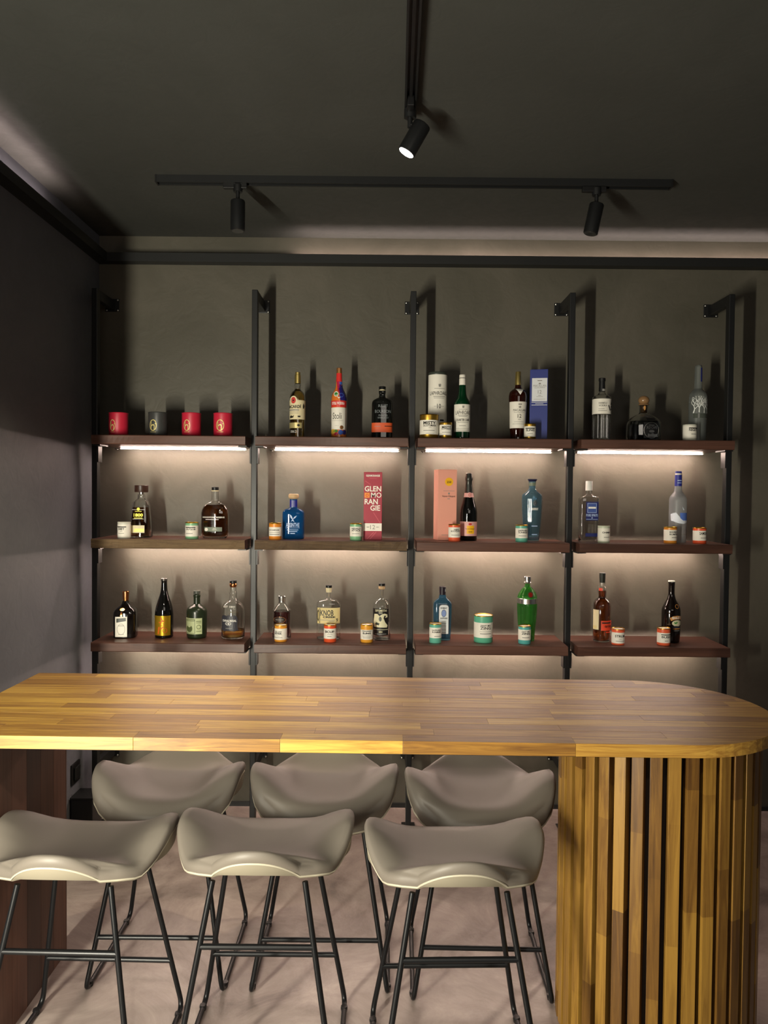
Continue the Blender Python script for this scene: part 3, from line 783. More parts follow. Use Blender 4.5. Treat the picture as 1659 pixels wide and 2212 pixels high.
RUM = glass('gold_rum', (0.55, 0.34, 0.06), 0.0, 1.34)
CREAM = mat('cream_paper', '#ddd0a8', 0.5); CREAM2 = mat('pale_gold_foil', '#cdbd84', 0.35, metal=0.5); FOILGOLD = mat('gold_foil_cap', '#d3bc72', 0.32, metal=0.9)
REDP = mat('red_print', '#c2342f', 0.5); WHITEP = mat('white_print', '#efece4', 0.5)
bottle('amber rum bottle with gold cap and cream label with red roundel', 'A2', 472,
       [(318, 28), (335, 33), (348, 29), (378, 30), (395, 48), (420, 67), (450, 77), (500, 78), (830, 76), (None, 76)], CLEAR, hollow=True, fill=(372, RUM),
       caps=[('screw_cap', FOILGOLD, [(205, 23), (207, 25), (230, 25), (234, 29), (317, 30)])],
       items=[Lb(CREAM, None, None, 490, 680), ('disc', 'label', CREAM, 440, 490, 36, 42), ('disc', 'roundel', REDP, 440, 492, 24, 32), ('poly', 'roundel_mark', INK, [(428, 492), (440, 486), (452, 492), (440, 500)]),
              T('BACARDÍ', INK, 441, 551, 150, 38, 0.03), Bar(INK_SOFT, 446, 588, 96, 12), Bar(INK_SOFT, 446, 606, 90, 3), Bar(INK_SOFT, 446, 620, 86, 3), ('poly', 'bat_mark', INK, [(405, 652), (420, 640), (432, 650), (446, 638), (440, 662), (412, 668)]), Bar(INK, 495, 652, 24, 14),
              ('poly', 'tree_mark', INK, [(533, 520), (540, 545), (536, 572), (529, 572), (528, 545)]),
              Lb(CREAM2, 394, 520, 712, 766, 'lower_label'), ('poly', 'tree_mark', INK, [(490, 724), (506, 738), (490, 752), (474, 738)]), T('1862', WHITEP, 440, 800, 68, 26, 0.0)])
SLEEVE = mat('multicolour_sleeve', '#d8742c', 0.25, coat=0.4); SBLUE = mat('sleeve_blue', '#27226f', 0.25, coat=0.4); SRED = mat('sleeve_red', '#d5322f', 0.25, coat=0.4); SCR = mat('sleeve_crimson', '#b02446', 0.25, coat=0.4)
SGREEN = mat('sleeve_green', '#3d8a3a', 0.3); SYEL = mat('sleeve_yellow', '#e0b442', 0.3); SBL2 = mat('sleeve_sky_blue', '#3f62b8', 0.3)
COPPERCAP = mat('copper_cap', '#c98d58', 0.3, metal=0.8)
bottle('tall vodka bottle in an orange, red and blue printed sleeve', 'A2', 884,
       [(215, 27), (300, 30), (340, 32), (380, 44), (420, 64), (450, 73), (490, 76), (560, 73), (780, 71), (830, 75), (None, 76)], SLEEVE,
       caps=[('screw_cap', COPPERCAP, [(163, 24), (166, 27), (214, 28)])],
       items=[Lb(SRED, None, None, 217, 300, 'red_neck_wrap'), ('poly', 'crimson_stripe', SCR, [(862, 300), (890, 300), (893, 350), (905, 420), (900, 440), (872, 390), (866, 340)]),
              Lb(SBL2, 884, 915, 302, 330, 'blue_field'), ('poly', 'blue_field', SBLUE, [(886, 330), (915, 330), (935, 390), (957, 440), (960, 492), (900, 492), (895, 420), (884, 370)]),
              ('disc', 'green_spot', WHITEP, 860, 428, 23, 27), ('disc', 'green_spot', SGREEN, 860, 430, 17, 20), ('ring', 'blue_ring', SBL2, 910, 440, 20, 22, 0.75), ('poly', 'pale_beak', WHITEP, [(868, 450), (885, 462), (903, 462), (885, 476)]),
              Lb(SRED, None, None, 495, 557, 'red_band'), T('STOLI VODKA', WHITEP, 878, 521, 132, 28, 0.03), Bar(SYEL, 878, 546, 90, 5),
              Lb(PAPER, 808, 948, 562, 780), T('Stoli', INK, 868, 645, 90, 62, 0.0), Bar(INK_SOFT, 876, 692, 106, 5), Bar(INK_SOFT, 866, 742, 34, 4), ('disc', 'medal_print', COPPERCAP, 914, 758, 17, 19),
              ('disc', 'bottom_print', SYEL, 832, 800, 26, 24), ('disc', 'bottom_print', SGREEN, 856, 795, 22, 14), ('disc', 'bottom_print', SCR, 862, 822, 22, 14), ('disc', 'bottom_print', SBL2, 905, 808, 22, 24), ('disc', 'bottom_print', SBLUE, 938, 806, 16, 24)])
ORANGE = mat('burnt_orange_paper', '#d2562a', 0.5); DARKAMB = mat('very_dark_amber_glass', '#10110f', 0.05, spec=0.7); EMBOSS = mat('embossed_glass_lettering', '#7f8688', 0.15, spec=0.8)
bottle('oval dark bourbon bottle with orange band near its base', 'A2', 1314,
       [(388, 33), (400, 35), (432, 30), (455, 34), (468, 60), (490, 92), (520, 103), (810, 104), (None, 103)], DARKAMB, ratio=0.6, n=2.5,
       caps=[('stopper', M_PLASTIC, [(348, 32), (351, 34), (378, 34)]), ('stopper_ring', CREAM, [(378, 27), (389, 30)])],
       items=[Lb(ORANGE, 1212, 1418, 712, 806), T('BULLEIT', EMBOSS, 1322, 545, 92, 26, 0.0), T('BOURBON', EMBOSS, 1322, 600, 156, 30, 0.0), T('FRONTIER', EMBOSS, 1324, 640, 90, 18, 0.0), T('WHISKEY', EMBOSS, 1324, 664, 110, 18, 0.0), Bar(INK, 1375, 746, 70, 7), Bar(INK_SOFT, 1270, 748, 60, 4)])

GREENLID = mat('dark_green_lid', '#3a3f38', 0.4)
sp_ = Spot('A3', 289, 3.505)
t = thing('whisky_tube', 'white cardboard tube with dark lid behind two gold tins', 'tube', (sp_.X, 3.505, sp_.zs + 0.0006))
hh, rr_ = sp_.z(232), sp_.w(91)
MB().lathe([(0, rr_ * 0.99), (0.004, rr_), (hh, rr_)], 40).build('tube', PAPER, t, smooth=40)
MB().lathe([(hh, rr_ * 0.97), (hh + 0.001, rr_ * 0.985), (sp_.z(208), rr_ * 0.96), (sp_.z(204), rr_ * 0.92)], 40).build('lid', GREENLID, t, smooth=40)
surf_parts(sp_, Body([(0, rr_, rr_, 2), (hh, rr_, rr_, 2)]), t,
           [T('LAPHROAIG', INK, 292, 412, 178, 36, 0.0), Bar(INK_SOFT, 298, 444, 108, 6), Bar(INK_SOFT, 298, 458, 100, 4), T('10', INK, 297, 537, 36, 44, 0.0), Bar(INK_SOFT, 262, 538, 24, 3), Bar(INK_SOFT, 332, 538, 24, 3), ('poly', 'crest', INK_SOFT, [(290, 330), (296, 322), (302, 330), (308, 322), (314, 330), (311, 352), (293, 352)]), Bar(INK_SOFT, 300, 368, 96, 4), Bar(INK, 325, 672, 36, 16)])
GT = mat('brushed_gold_tin', '#b8923a', 0.33, metal=0.9)
tin('large gold tin with white band before the white tube', 'A3', 210, 612, 90, '#b8923a', (668, 806), [T('MISTY', INK, 210, 696, 124, 30, 0.03), T('SCOTSMAN', INK, 210, 722, 124, 18, 0.02), Bar(INK_SOFT, 215, 743, 28, 3), Bar(INK_SOFT, 205, 770, 104, 6), Bar(INK_SOFT, 215, 797, 80, 3)], body_mat=GT, lid=True, Y=3.40)
tin('small gold tin with white band between the white tube and green bottle', 'A3', 370, 688, 60, '#b8923a', (712, 812), [T('MISTY', INK, 375, 736, 92, 24, 0.03), T('SCOTSMAN', INK, 372, 753, 94, 12, 0.01), Bar(INK_SOFT, 374, 786, 80, 5)], body_mat=GT, lid=True, Y=3.40)
DKGREEN = mat('deep_green_glass', '#04361c', 0.05, spec=0.7, trans=0.25)
bottle('dark green whisky bottle with white cap and tall white label', 'A3', 528,
       [(325, 32), (340, 33), (400, 37), (440, 46), (470, 63), (500, 75), (530, 78), (780, 77), (None, 76)], DKGREEN,
       caps=[('screw_cap', PAPER, [(225, 29), (228, 31), (255, 31)]), ('cap_line', INK, [(255, 29), (261, 30)]), ('neck_wrap', PAPER, [(261, 31), (326, 32)])],
       items=[Lb(PAPER, 451, 605, 516, 780), T('LAPHROAIG', INK, 532, 597, 158, 36, 0.0), T('QUARTER CASK', INK, 529, 669, 134, 26, 0.02), Bar(INK_SOFT, 530, 624, 92, 5), Bar(INK_SOFT, 530, 635, 80, 4), ('poly', 'crest', INK_SOFT, [(521, 536), (526, 528), (531, 536), (536, 528), (541, 536), (539, 553), (523, 553)]), Bar(INK_SOFT, 530, 566, 80, 4), Bar(INK_SOFT, 530, 690, 100, 4), Bar(INK_SOFT, 525, 724, 62, 5), Bar(INK_SOFT, 528, 750, 120, 3), Bar(INK_SOFT, 528, 766, 110, 3)])
MAHOG = mat('mahogany_whisky_glass', '#2a0b04', 0.05, spec=0.7, trans=0.2)
bottle('dark red brown whisky bottle with gold cap and white triangle', 'A3', 1066,
       [(325, 27), (345, 30), (358, 36), (372, 58), (400, 82), (440, 88), (480, 87), (600, 81), (745, 75), (835, 68), (None, 68)], MAHOG,
       caps=[('gold_cap', FOILGOLD, [(195, 23), (198, 25), (324, 30)])],
       items=[Lb(PAPER, 985, 1142, 492, 746), ('poly', 'triangle', WHITEP, [(1036, 368), (1112, 368), (1074, 428)]), ('poly', 'triangle_mark', INK_SOFT, [(1062, 378), (1086, 378), (1074, 398)]), T('MACALLAN', INK, 1072, 574, 126, 22, 0.0), T('12', INK, 1070, 630, 34, 36, 0.0), Bar(INK_SOFT, 1068, 596, 100, 3), Bar(INK_SOFT, 1074, 518, 32, 12), ('poly', 'crest', INK_SOFT, [(1060, 540), (1074, 534), (1084, 540), (1080, 554), (1064, 554)]), Bar(INK_SOFT, 1070, 664, 26, 4), Bar(INK_SOFT, 1068, 686, 90, 3), Bar(INK_SOFT, 1066, 706, 110, 3)])
tin('small gold tin with white band before the tall blue carton', 'A3', 1188, 700, 56, '#b8923a', (726, 826), [T('SLING', INK, 1180, 764, 84, 22, 0.03), Bar(INK, 1182, 746, 82, 9), Bar(INK_SOFT, 1180, 798, 50, 5)], body_mat=GT, lid=True, Y=3.40)
NAVY = mat('royal_blue_card', '#27347c', 0.4); PGREY = mat('pale_grey_card', '#d9dbde', 0.5)
carton('tall royal blue whisky carton with pale grey label', 'A3', 1268, 184, 84, 84, NAVY,
       [Lb(PGREY, 1203, 1346, 268, 490), T('MACALLAN', INK_SOFT, 1276, 342, 120, 22, 0.0), T('12', INK_SOFT, 1276, 400, 34, 34, 0.0), Bar(INK_SOFT, 1276, 292, 44, 8), Bar(INK_SOFT, 1276, 362, 100, 3), ('poly', 'crest', INK_SOFT, [(1264, 318), (1276, 312), (1288, 318), (1284, 328), (1268, 328)]), Bar(INK_SOFT, 1276, 434, 26, 4), Bar(INK_SOFT, 1276, 446, 60, 3), Bar(INK_SOFT, 1276, 470, 110, 3), Bar(PGREY, 1274, 500, 146, 5), Bar(PGREY, 1274, 526, 146, 5), Bar(PGREY, 1274, 513, 76, 4)], Y=3.49, rz=-0.20)

bottle('clear fluted vodka bottle with white label and black brush mark', 'A4', 327,
       [(355, 26), (370, 28), (385, 38), (400, 68), (412, 79), (430, 80), (560, 80), (575, 79), (770, 79), (None, 78)], CLEAR, hollow=True, fill=(432, WATER), n=2.3, flutes=16, famp=0.075, frange=(566, 800), N=64,
       caps=[('stopper', M_PLASTIC, [(237, 27), (240, 30), (264, 30)]), ('neck_wrap', M_PLASTIC, [(264, 26), (356, 28)])],
       items=[Lb(PAPER, None, None, 429, 564), T('HAKU', INK, 316, 468, 70, 17, 0.01), T('VODKA', INK, 316, 490, 70, 15, 0.01), Bar(INK_SOFT, 305, 520, 50, 4), Bar(INK_SOFT, 316, 536, 74, 4),
              ('poly', 'brush_mark', INK, [(362, 488), (370, 486), (386, 532), (378, 536)]), ('poly', 'brush_mark', INK, [(388, 480), (396, 452), (401, 456), (394, 484)]), ('poly', 'brush_mark', INK, [(388, 500), (400, 482), (405, 486), (394, 506)]), ('poly', 'brush_mark', INK, [(388, 520), (404, 506), (405, 516), (392, 530)]), Bar(WHITEP, 338, 340, 30, 4), Bar(WHITEP, 338, 350, 30, 4)])
COFFEE = mat('black_coffee_liqueur', '#0a0807', 0.06, spec=0.6); CORK = mat('cork', '#c08a4c', 0.6); BALLC = mat('amber_ball_stopper', '#8d6b48', 0.25, coat=0.5)
bottle('squat black liqueur bottle with amber ball stopper and silver framed label', 'A4', 703,
       [(478, 40), (500, 35), (550, 38), (575, 80), (605, 118), (630, 138), (660, 146), (740, 147), (None, 144)], CLEAR, hollow=True, fill=(628, COFFEE), ratio=0.82, n=2.8,
       caps=[('ball_stopper', BALLC, [(395, 6), (398, 20), (405, 33), (418, 44), (437, 49), (452, 45), (464, 36), (468, 44), (476, 48), (480, 44)]), ('cork', CORK, [(480, 31), (548, 29)])],
       items=[Lb(M_PLASTIC, 668, 803, 642, 782), ('ring', 'label_frame', SILVER, 735, 712, 69, 72, 0.93), T('XO CAFE', SILVER, 738, 688, 96, 24, 0.01), Bar(SILVER, 737, 668, 46, 6), ('poly', 'label_scene', SILVER, [(700, 772), (705, 742), (725, 748), (745, 738), (765, 748), (786, 744), (794, 770)]), ('disc', 'label_scene', SILVER, 737, 722, 24, 12), ('label', 'neck_ribbon', M_PLASTIC, 695, 775, 604, 622)])
FROSTGREY = mat('smoky_frosted_glass', '#c4ccca', 0.35, trans=0.85, ior=1.4); ETCH = mat('white_etching', '#e7eae6', 0.5); BLUEF = mat('blue_foil', '#2a3187', 0.3)
def branches():
    it = []
    rb = random.Random(5)
    def grow(x, y, ang, ln, wd, d):
        if d == 0: return
        x2, y2 = x + ln * math.sin(ang), y - ln * math.cos(ang)
        if not (1118 < x2 < 1258 and 400 < y2 < 560): return
        px_, py_ = math.cos(ang) * wd / 2, math.sin(ang) * wd / 2
        it.append(('poly', 'etched_tree', ETCH, [(x - px_, y - py_), (x + px_, y + py_), (x2 + px_ * .7, y2 + py_ * .7), (x2 - px_ * .7, y2 - py_ * .7)]))
        for da in (-0.42, 0.38): grow(x2, y2, ang + da + rb.uniform(-.15, .15), ln * 0.8, wd * 0.72, d - 1)
    grow(1130, 556, 0.2, 36, 8, 6); grow(1170, 552, 0.0, 42, 9, 6); grow(1212, 556, 0.05, 38, 8, 6); grow(1248, 556, -0.2, 36, 8, 6)
    return it
bottle('tall frosted vodka bottle with etched white trees and blue neck strip', 'A4', 1187,
       [(123, 22), (130, 29), (150, 31), (330, 34), (350, 48), (380, 70), (410, 76), (500, 77), (780, 72), (None, 71)], FROSTGREY,
       items=[('label', 'neck_strip', BLUEF, 1196, 1216, 126, 272), ('label', 'clear_window', mat('smoky_window', '#4d524b', 0.15), 1128, 1250, 560, 600)] + branches())
PALE = mat('off_white_tin', '#cfcdbf', 0.45)
tin('off white tin standing before the tall frosted bottle', 'A4', 1120, 655, 59, '#cfcdbf', (668, 775), [T('NIGHT', INK, 1132, 705, 80, 22, 0.03), Bar(INK, 1132, 688, 80, 9), Bar(INK_SOFT, 1134, 742, 46, 6)], body_mat=PALE, rim=PALE, Y=3.40)

# ================================================================== middle shelf
tin('off white tin beside the bottle with the broad brown stopper', 'B1', 386, 600, 60, '#cfcdbf', (622, 740), [T('DIET', INK, 376, 665, 60, 20, 0.04), Bar(INK, 378, 646, 84, 9), Bar(INK_SOFT, 376, 706, 56, 5), Bar(INK_SOFT, 376, 686, 26, 3)], body_mat=PALE, rim=PALE)
TEQ = glass('aged_tequila', (0.30, 0.12, 0.03), 0.0, 1.34); LIME = mat('lime_gold_print', '#d6d24e', 0.4, metal=0.2); DKWOOD = mat('dark_wood_stopper', '#3a241c', 0.4)
bottle('tapered tequila bottle with a broad brown disc stopper', 'B1', 548,
       [(340, 30), (348, 32), (380, 32), (392, 46), (404, 62), (420, 72), (445, 78), (735, 98), (None, 98)], CLEAR, hollow=True, fill=(462, TEQ), ratio=0.92, n=4.0, rz=0.12,
       caps=[('stopper', DKWOOD, [(255, 60), (258, 63), (316, 63), (321, 60)]), ('stopper_stem', SILVER, [(321, 22), (342, 20)])],
       items=[T('1800', LIME, 534, 534, 86, 32, 0.05), Bar(LIME, 534, 562, 76, 6), Bar(WHITEP, 534, 484, 116, 3), ('disc', 'round_seal', LIME, 534, 479, 14, 15), Bar(LIME, 534, 500, 60, 5), Bar(WHITEP, 534, 571, 100, 3), Lb(CREAM, 470, 592, 630, 700), Bar(LIME, 545, 668, 84, 14), Bar(LIME, 540, 684, 90, 8)])
MINT = '#7fb488'
tin('soft green tin with white band beside the flask shaped amber bottle', 'B1', 1024, 604, 60, MINT, (634, 736), [T('OUTJOB', INK, 1024, 670, 96, 20, 0.03), Bar(INK, 1022, 651, 90, 8), Bar(INK_SOFT, 1012, 708, 66, 6)])
BOURB = glass('dark_bourbon', (0.36, 0.12, 0.02), 0.0, 1.34); GREYGREEN = mat('grey_green_label', '#6f7a68', 0.5)
bottle('flat flask shaped bourbon bottle with amber fill and slim grey label', 'B1', 1242,
       [(300, 33), (398, 34), (408, 40), (425, 72), (450, 102), (490, 124), (530, 130), (690, 130), (730, 120), (None, 112)], CLEAR, hollow=True, fill=(440, BOURB), ratio=0.5, n=2.5,
       caps=[('stopper', M_PLASTIC, [(272, 31), (274, 33), (302, 33)]), ('neck_label', CREAM, [(304, 34), (312, 34)])],
       items=[T('WOODFORD RESERVE', WHITEP, 1238, 556, 210, 14, 0.02), Bar(WHITEP, 1228, 577, 122, 5), Lb(GREYGREEN, 1156, 1320, 648, 688), Bar(WHITEP, 1250, 660, 30, 4), Bar(WHITEP, 1250, 672, 40, 4), ('disc', 'round_seal', PAPER, 1174, 670, 16, 16)])
AMBER = '#e08a2c'
tin('orange tin with white band beside the blue square bottle', 'B2', 251, 644, 61, AMBER, (684, 774), [T('EN CHAMPAGNE', INK, 247, 713, 104, 13, 0.02), Bar(INK_SOFT, 250, 756, 96, 7), Bar(INK_SOFT, 250, 738, 100, 3)])
BLUEGL = mat('deep_blue_glass', '#175a9c', 0.04, trans=0.55, ior=1.3, spec=0.7); TANCORK = mat('tan_cork_stopper', '#c4a47c', 0.6); NBLUE = mat('navy_neck_label', '#23267e', 0.35); PBLUE = mat('pale_blue_print', '#a9bce0', 0.4)
bottle('blue square shouldered absinthe bottle with tan cork stopper', 'B2', 433,
       [(408, 37), (490, 38), (497, 50), (512, 86), (538, 106), (560, 108), (None, 108)], BLUEGL, ratio=0.7, n=3.6,
       caps=[('cork_stopper', TANCORK, [(355, 40), (360, 49), (375, 53), (392, 51), (402, 40), (406, 34)])],
       items=[('label', 'neck_label', NBLUE, 398, 470, 418, 486), T('ABSINTHE', PBLUE, 434, 662, 132, 44, 0.02), Bar(PBLUE, 434, 692, 136, 3), Bar(PBLUE, 434, 710, 112, 6), Bar(PBLUE, 434, 726, 90, 6), Bar(PBLUE, 434, 745, 46, 8),
              ('poly', 'leaf_emblem', PBLUE, [(434, 612), (412, 590), (402, 556), (424, 572), (434, 598)]), ('poly', 'leaf_emblem', PBLUE, [(436, 608), (446, 584), (474, 568), (464, 588)]), ('poly', 'leaf_emblem', PBLUE, [(434, 600), (452, 632), (430, 620), (414, 632)])])
tin('soft green tin with white band touching the red carton', 'B2', 1055, 648, 60, MINT, (680, 776), [T('HERALD', INK, 1058, 699, 92, 17, 0.03), T('ATTACK', INK, 1058, 718, 92, 17, 0.03), Bar(INK_SOFT, 1055, 749, 70, 5)])
WINE = mat('crimson_card', '#a3243a', 0.42); WINE2 = mat('light_crimson_print', '#c04a58', 0.45); ORSQ = mat('orange_print', '#ee9236', 0.5); CARDW = mat('warm_white_print', '#f3ece0', 0.5)
swirl = [('poly', 'wave_print', WINE2, [(1140, 230 + 0 * k), (1150, 226), (1200, 262), (1196, 266)]) for k in range(1)] + [('poly', 'wave_print', WINE2, [(1225, 540), (1232, 536), (1300, 640), (1290, 640)]), ('poly', 'wave_print', WINE2, [(1160, 800), (1172, 800), (1240, 732), (1230, 730)]), ('poly', 'wave_print', WINE2, [(1190, 800), (1202, 800), (1262, 730), (1252, 728)])]
carton('crimson whisky carton with stacked white serif lettering', 'B2', 1222, 140, 90, 88, WINE,
       swirl + [T('GLENMORANGIE', CARDW, 1222, 176, 136, 20, 0.03), Bar(WINE2, 1222, 196, 112, 4), Bar(WINE2, 1222, 205, 70, 4), T('GLEN', CARDW, 1222, 305, 162, 54, 0.02), T('MO', CARDW, 1255, 367, 102, 52, 0.01), T('RAN', CARDW, 1206, 431, 130, 54, 0.02), T('GIE', CARDW, 1246, 494, 98, 54, 0.02),
                Lb(ORSQ, 1140, 1190, 344, 394, 'orange_square'), ('ring', 'square_mark', SRED, 1165, 370, 14, 14, 0.7), Lb(CARDW, 1133, 1311, 645, 720, 'white_band'), T('12', INK_SOFT, 1222, 682, 48, 42, 0.0), Bar(INK_SOFT, 1175, 682, 26, 4), Bar(INK_SOFT, 1270, 682, 26, 4)])
PINK = mat('salmon_pink_card', '#e5a08c', 0.45); SUN = mat('sunny_yellow_print', '#f0b418', 0.5)
carton('tall salmon pink champagne carton with yellow sun mark', 'B3', 362, 112, 92, 92, PINK,
       [('disc', 'sun_mark', SUN, 376, 230, 40, 40), T('250', INK, 376, 232, 46, 22, 0.02), Bar(INK_SOFT, 376, 318, 110, 3), ('disc', 'anchor_mark', INK_SOFT, 376, 342, 9, 10), T('Veuve Clicquot', INK, 374, 370, 128, 22, 0.0), Bar(INK_SOFT, 374, 393, 24, 6), Bar(INK_SOFT, 352, 738, 90, 4)], rz=0.16, Y=3.48)
FOILG = mat('dark_grey_foil', '#3d3d3a', 0.35, metal=0.6); PINKP = mat('pink_paper', '#d8a29c', 0.5)
bottle('black champagne bottle with pink collar and pink label', 'B3', 590,
       [(330, 39), (380, 50), (440, 66), (490, 79), (540, 84), (None, 83)], BLACKGLASS, name='champagne_bottle',
       caps=[('foil_wrap', FOILG, [(145, 24), (149, 29), (172, 31), (180, 34), (196, 37), (214, 36), (222, 31), (260, 33), (331, 40)])],
       items=[('label', 'collar', PINKP, 538, 638, 336, 378), ('disc', 'collar_seal', PINKP, 594, 356, 25, 25), ('ring', 'collar_seal_ring', REDP, 594, 356, 13, 13, 0.75), Lb(PINKP, 508, 668, 612, 750), Lb(SUN, 566, 636, 650, 728, 'yellow_panel'), T('Veuve Clicquot', INK, 600, 682, 96, 16, 0.0), Bar(INK, 600, 710, 34, 5), ('disc', 'anchor_mark', REDP, 598, 636, 16, 10)])
CORAL = '#e2603c'
tin('coral tin with white band between the pink carton and champagne bottle', 'B3', 455, 640, 57, CORAL, (668, 766), [T('HEN', INK, 470, 690, 46, 16, 0.02), T('BOUQUET', INK, 466, 706, 96, 16, 0.02), Bar(INK_SOFT, 462, 742, 76, 6)])
SKYGL = mat('pale_blue_glass', '#b4dcf2', 0.03, trans=0.95, ior=1.28, spec=0.7); NAVYCAP = mat('navy_flared_stopper', '#1d2240', 0.3)
bottle('pale blue faceted gin bottle with flared dark stopper', 'B3', 1204,
       [(226, 35), (285, 33), (318, 50), (343, 84), (358, 98), (400, 100), (600, 91), (790, 76), (None, 76)], SKYGL, hollow=True, flutes=8, famp=0.05, N=64, n=2.2,
       caps=[('stopper', NAVYCAP, [(202, 46), (206, 47), (226, 34)])],
       items=[('label', 'neck_label', GREYGREEN, 1172, 1238, 238, 268), ('ring', 'oval_emblem', SILVER, 1214, 434, 18, 26, 0.7), ('disc', 'oval_emblem', SILVER, 1214, 434, 8, 13), T('BOMBAY', WHITEP, 1214, 486, 66, 14, 0.02), Bar(WHITEP, 1214, 498, 56, 4), Bar(PBLUE, 1214, 654, 56, 8), Bar(PBLUE, 1216, 735, 52, 8)])
TEAL = '#62ad98'
tin('teal tin with white band before the pale blue faceted bottle', 'B3', 1107, 646, 59, TEAL, (678, 772), [T('SAPPHIRE', INK, 1110, 699, 96, 16, 0.02), T('SUNRISE', INK, 1110, 717, 92, 16, 0.02), Bar(INK_SOFT, 1105, 750, 68, 6)])
INDIGO = mat('indigo_label', '#252c66', 0.4); INDIGO2 = mat('mid_blue_panel', '#44599a', 0.4)
bottle('clear rectangular spirit bottle with white cap and dark blue label', 'B4', 211,
       [(290, 25), (322, 23), (335, 40), (350, 78), (364, 87), (560, 87), (None, 86)], CLEAR, hollow=True, fill=(362, WATER), ratio=0.6, n=5.0,
       caps=[('screw_cap', M_WHITEPL, [(205, 29), (208, 31), (290, 31)])],
       items=[Lb(INDIGO, 174, 286, 390, 556), Lb(PBLUE, 186, 268, 402, 488, 'panel_frame'), Lb(INDIGO2, 190, 264, 406, 484, 'panel'), Bar(WHITEP, 228, 443, 66, 16), T('PURE SPIRITS', PBLUE, 228, 510, 104, 22, 0.03), Bar(PBLUE, 228, 533, 10, 10), Bar(PBLUE, 228, 546, 104, 3), Lb(INDIGO, 172, 280, 670, 700, 'lower_label')])
tin('pale sage tin beside the clear rectangular bottle', 'B4', 350, 605, 53, '#c3c8b2', (626, 740), [T('OHMM', INK, 358, 664, 72, 16, 0.03), Bar(INK_SOFT, 362, 706, 50, 6)], body_mat=mat('pale_sage_tin', '#c3c8b2', 0.45), rim=mat('pale_sage_tin'))
CAPBLUE = mat('royal_blue_cap', '#28308a', 0.35); ICE = mat('ice_print', '#dfe6f2', 0.5); MTN = mat('mountain_blue_print', '#5878c8', 0.5)
bottle('tall frosted vodka bottle with royal blue neck and blue mountain print', 'B4', 1009,
       [(250, 31), (262, 31), (300, 37), (325, 54), (350, 70), (382, 76), (None, 75)], FROST,
       caps=[('blue_cap', CAPBLUE, [(118, 27), (121, 29), (136, 29)]), ('cap_ring', PAPER, [(136, 28), (150, 28)]), ('neck_wrap', CAPBLUE, [(150, 30), (251, 32)])],
       items=[('poly', 'mountain_print', ICE, [(937, 500), (950, 490), (970, 486), (1004, 530), (1080, 560), (1080, 572), (1030, 586), (990, 580), (940, 560)], 'ngon'), ('poly', 'mountain_field', MTN, [(1000, 488), (1080, 488), (1080, 556), (1030, 556), (1004, 536)]), ('poly', 'bird_mark', ICE, [(1014, 428), (1042, 460), (1030, 466)]), T('VODKA', INK_SOFT, 1040, 680, 60, 10, 0.01), Bar(PBLUE, 1012, 200, 40, 8), Bar(PBLUE, 1012, 222, 40, 6)])
tin('amber tin with white band before the tall frosted bottle with blue neck', 'B4', 946, 616, 56, '#d98a30', (640, 736), [T('BOURBON', INK, 962, 660, 84, 14, 0.02), T('BUMPER', INK, 962, 680, 84, 14, 0.02), Bar(INK_SOFT, 966, 708, 54, 7)])
tin('red orange tin with white band alone at the open end of the middle shelf', 'B4', 1208, 621, 57, '#e25a34', (648, 736), [T('SAMSUN', INK, 1226, 672, 82, 24, 0.02), Bar(INK_SOFT, 1226, 712, 60, 6)])

# ================================================================== lowest shelf
COPPER = mat('polished_copper', '#d58a55', 0.22, metal=1.0); BLKBRN = mat('black_brown_glass', '#0d0908', 0.06, spec=0.7)
bottle('square black liqueur bottle with copper cap and white label', 'C1', 400,
       [(338, 27), (365, 34), (385, 52), (405, 80), (432, 100), (462, 105), (None, 104)], BLKBRN, ratio=0.95, n=4.2, rz=0.14,
       caps=[('copper_cap', COPPER, [(249, 28), (252, 31), (300, 29), (340, 26)])],
       items=[Lb(PAPER, 322, 430, 476, 664), ('poly', 'label_print', GREENLID, [(334, 492), (420, 486), (420, 516), (334, 530)]), ('ring', 'label_print', INK_SOFT, 376, 592, 36, 52, 0.93), Bar(INK_SOFT, 376, 560, 50, 5), Bar(INK_SOFT, 376, 640, 50, 4), ('label', 'copper_ribbon', COPPER, 370, 384, 405, 472), ('disc', 'copper_seal', COPPER, 384, 410, 22, 12)])
GOLDL = mat('gold_foil_label', '#d5a92c', 0.3, metal=0.75); ORIN = mat('orange_brush_print', '#d9611e', 0.4)
bottle('black sake bottle with gold foil label and orange brushwork', 'C1', 762,
       [(150, 28), (162, 26), (240, 31), (300, 46), (360, 66), (420, 80), (470, 85), (None, 84)], BLACKGLASS, name='sake_bottle',
       caps=[('crown_cap', mat('silver_black_cap', '#6f6b66', 0.3, metal=0.8), [(127, 27), (130, 31), (150, 30)])],
       items=[Lb(GOLDL, 679, 834, 471, 655), ('poly', 'brush_mark', ORIN, [(752, 484), (762, 480), (776, 520), (766, 524)]), ('poly', 'brush_mark', ORIN, [(736, 528), (790, 512), (792, 520), (738, 538)]), ('ring', 'brush_mark', ORIN, 766, 548, 18, 14, 0.7), ('poly', 'brush_mark', ORIN, [(734, 574), (746, 570), (736, 640), (724, 640)]), ('poly', 'brush_mark', ORIN, [(748, 590), (778, 566), (782, 574), (756, 600)]), ('ring', 'brush_mark', ORIN, 790, 606, 20, 24, 0.75)])
OLIVE = mat('satin_olive_glass', '#232c1c', 0.28, spec=0.6); PGREEN = mat('pale_green_label', '#b9c295', 0.5); OLP = mat('olive_print', '#56603c', 0.5)
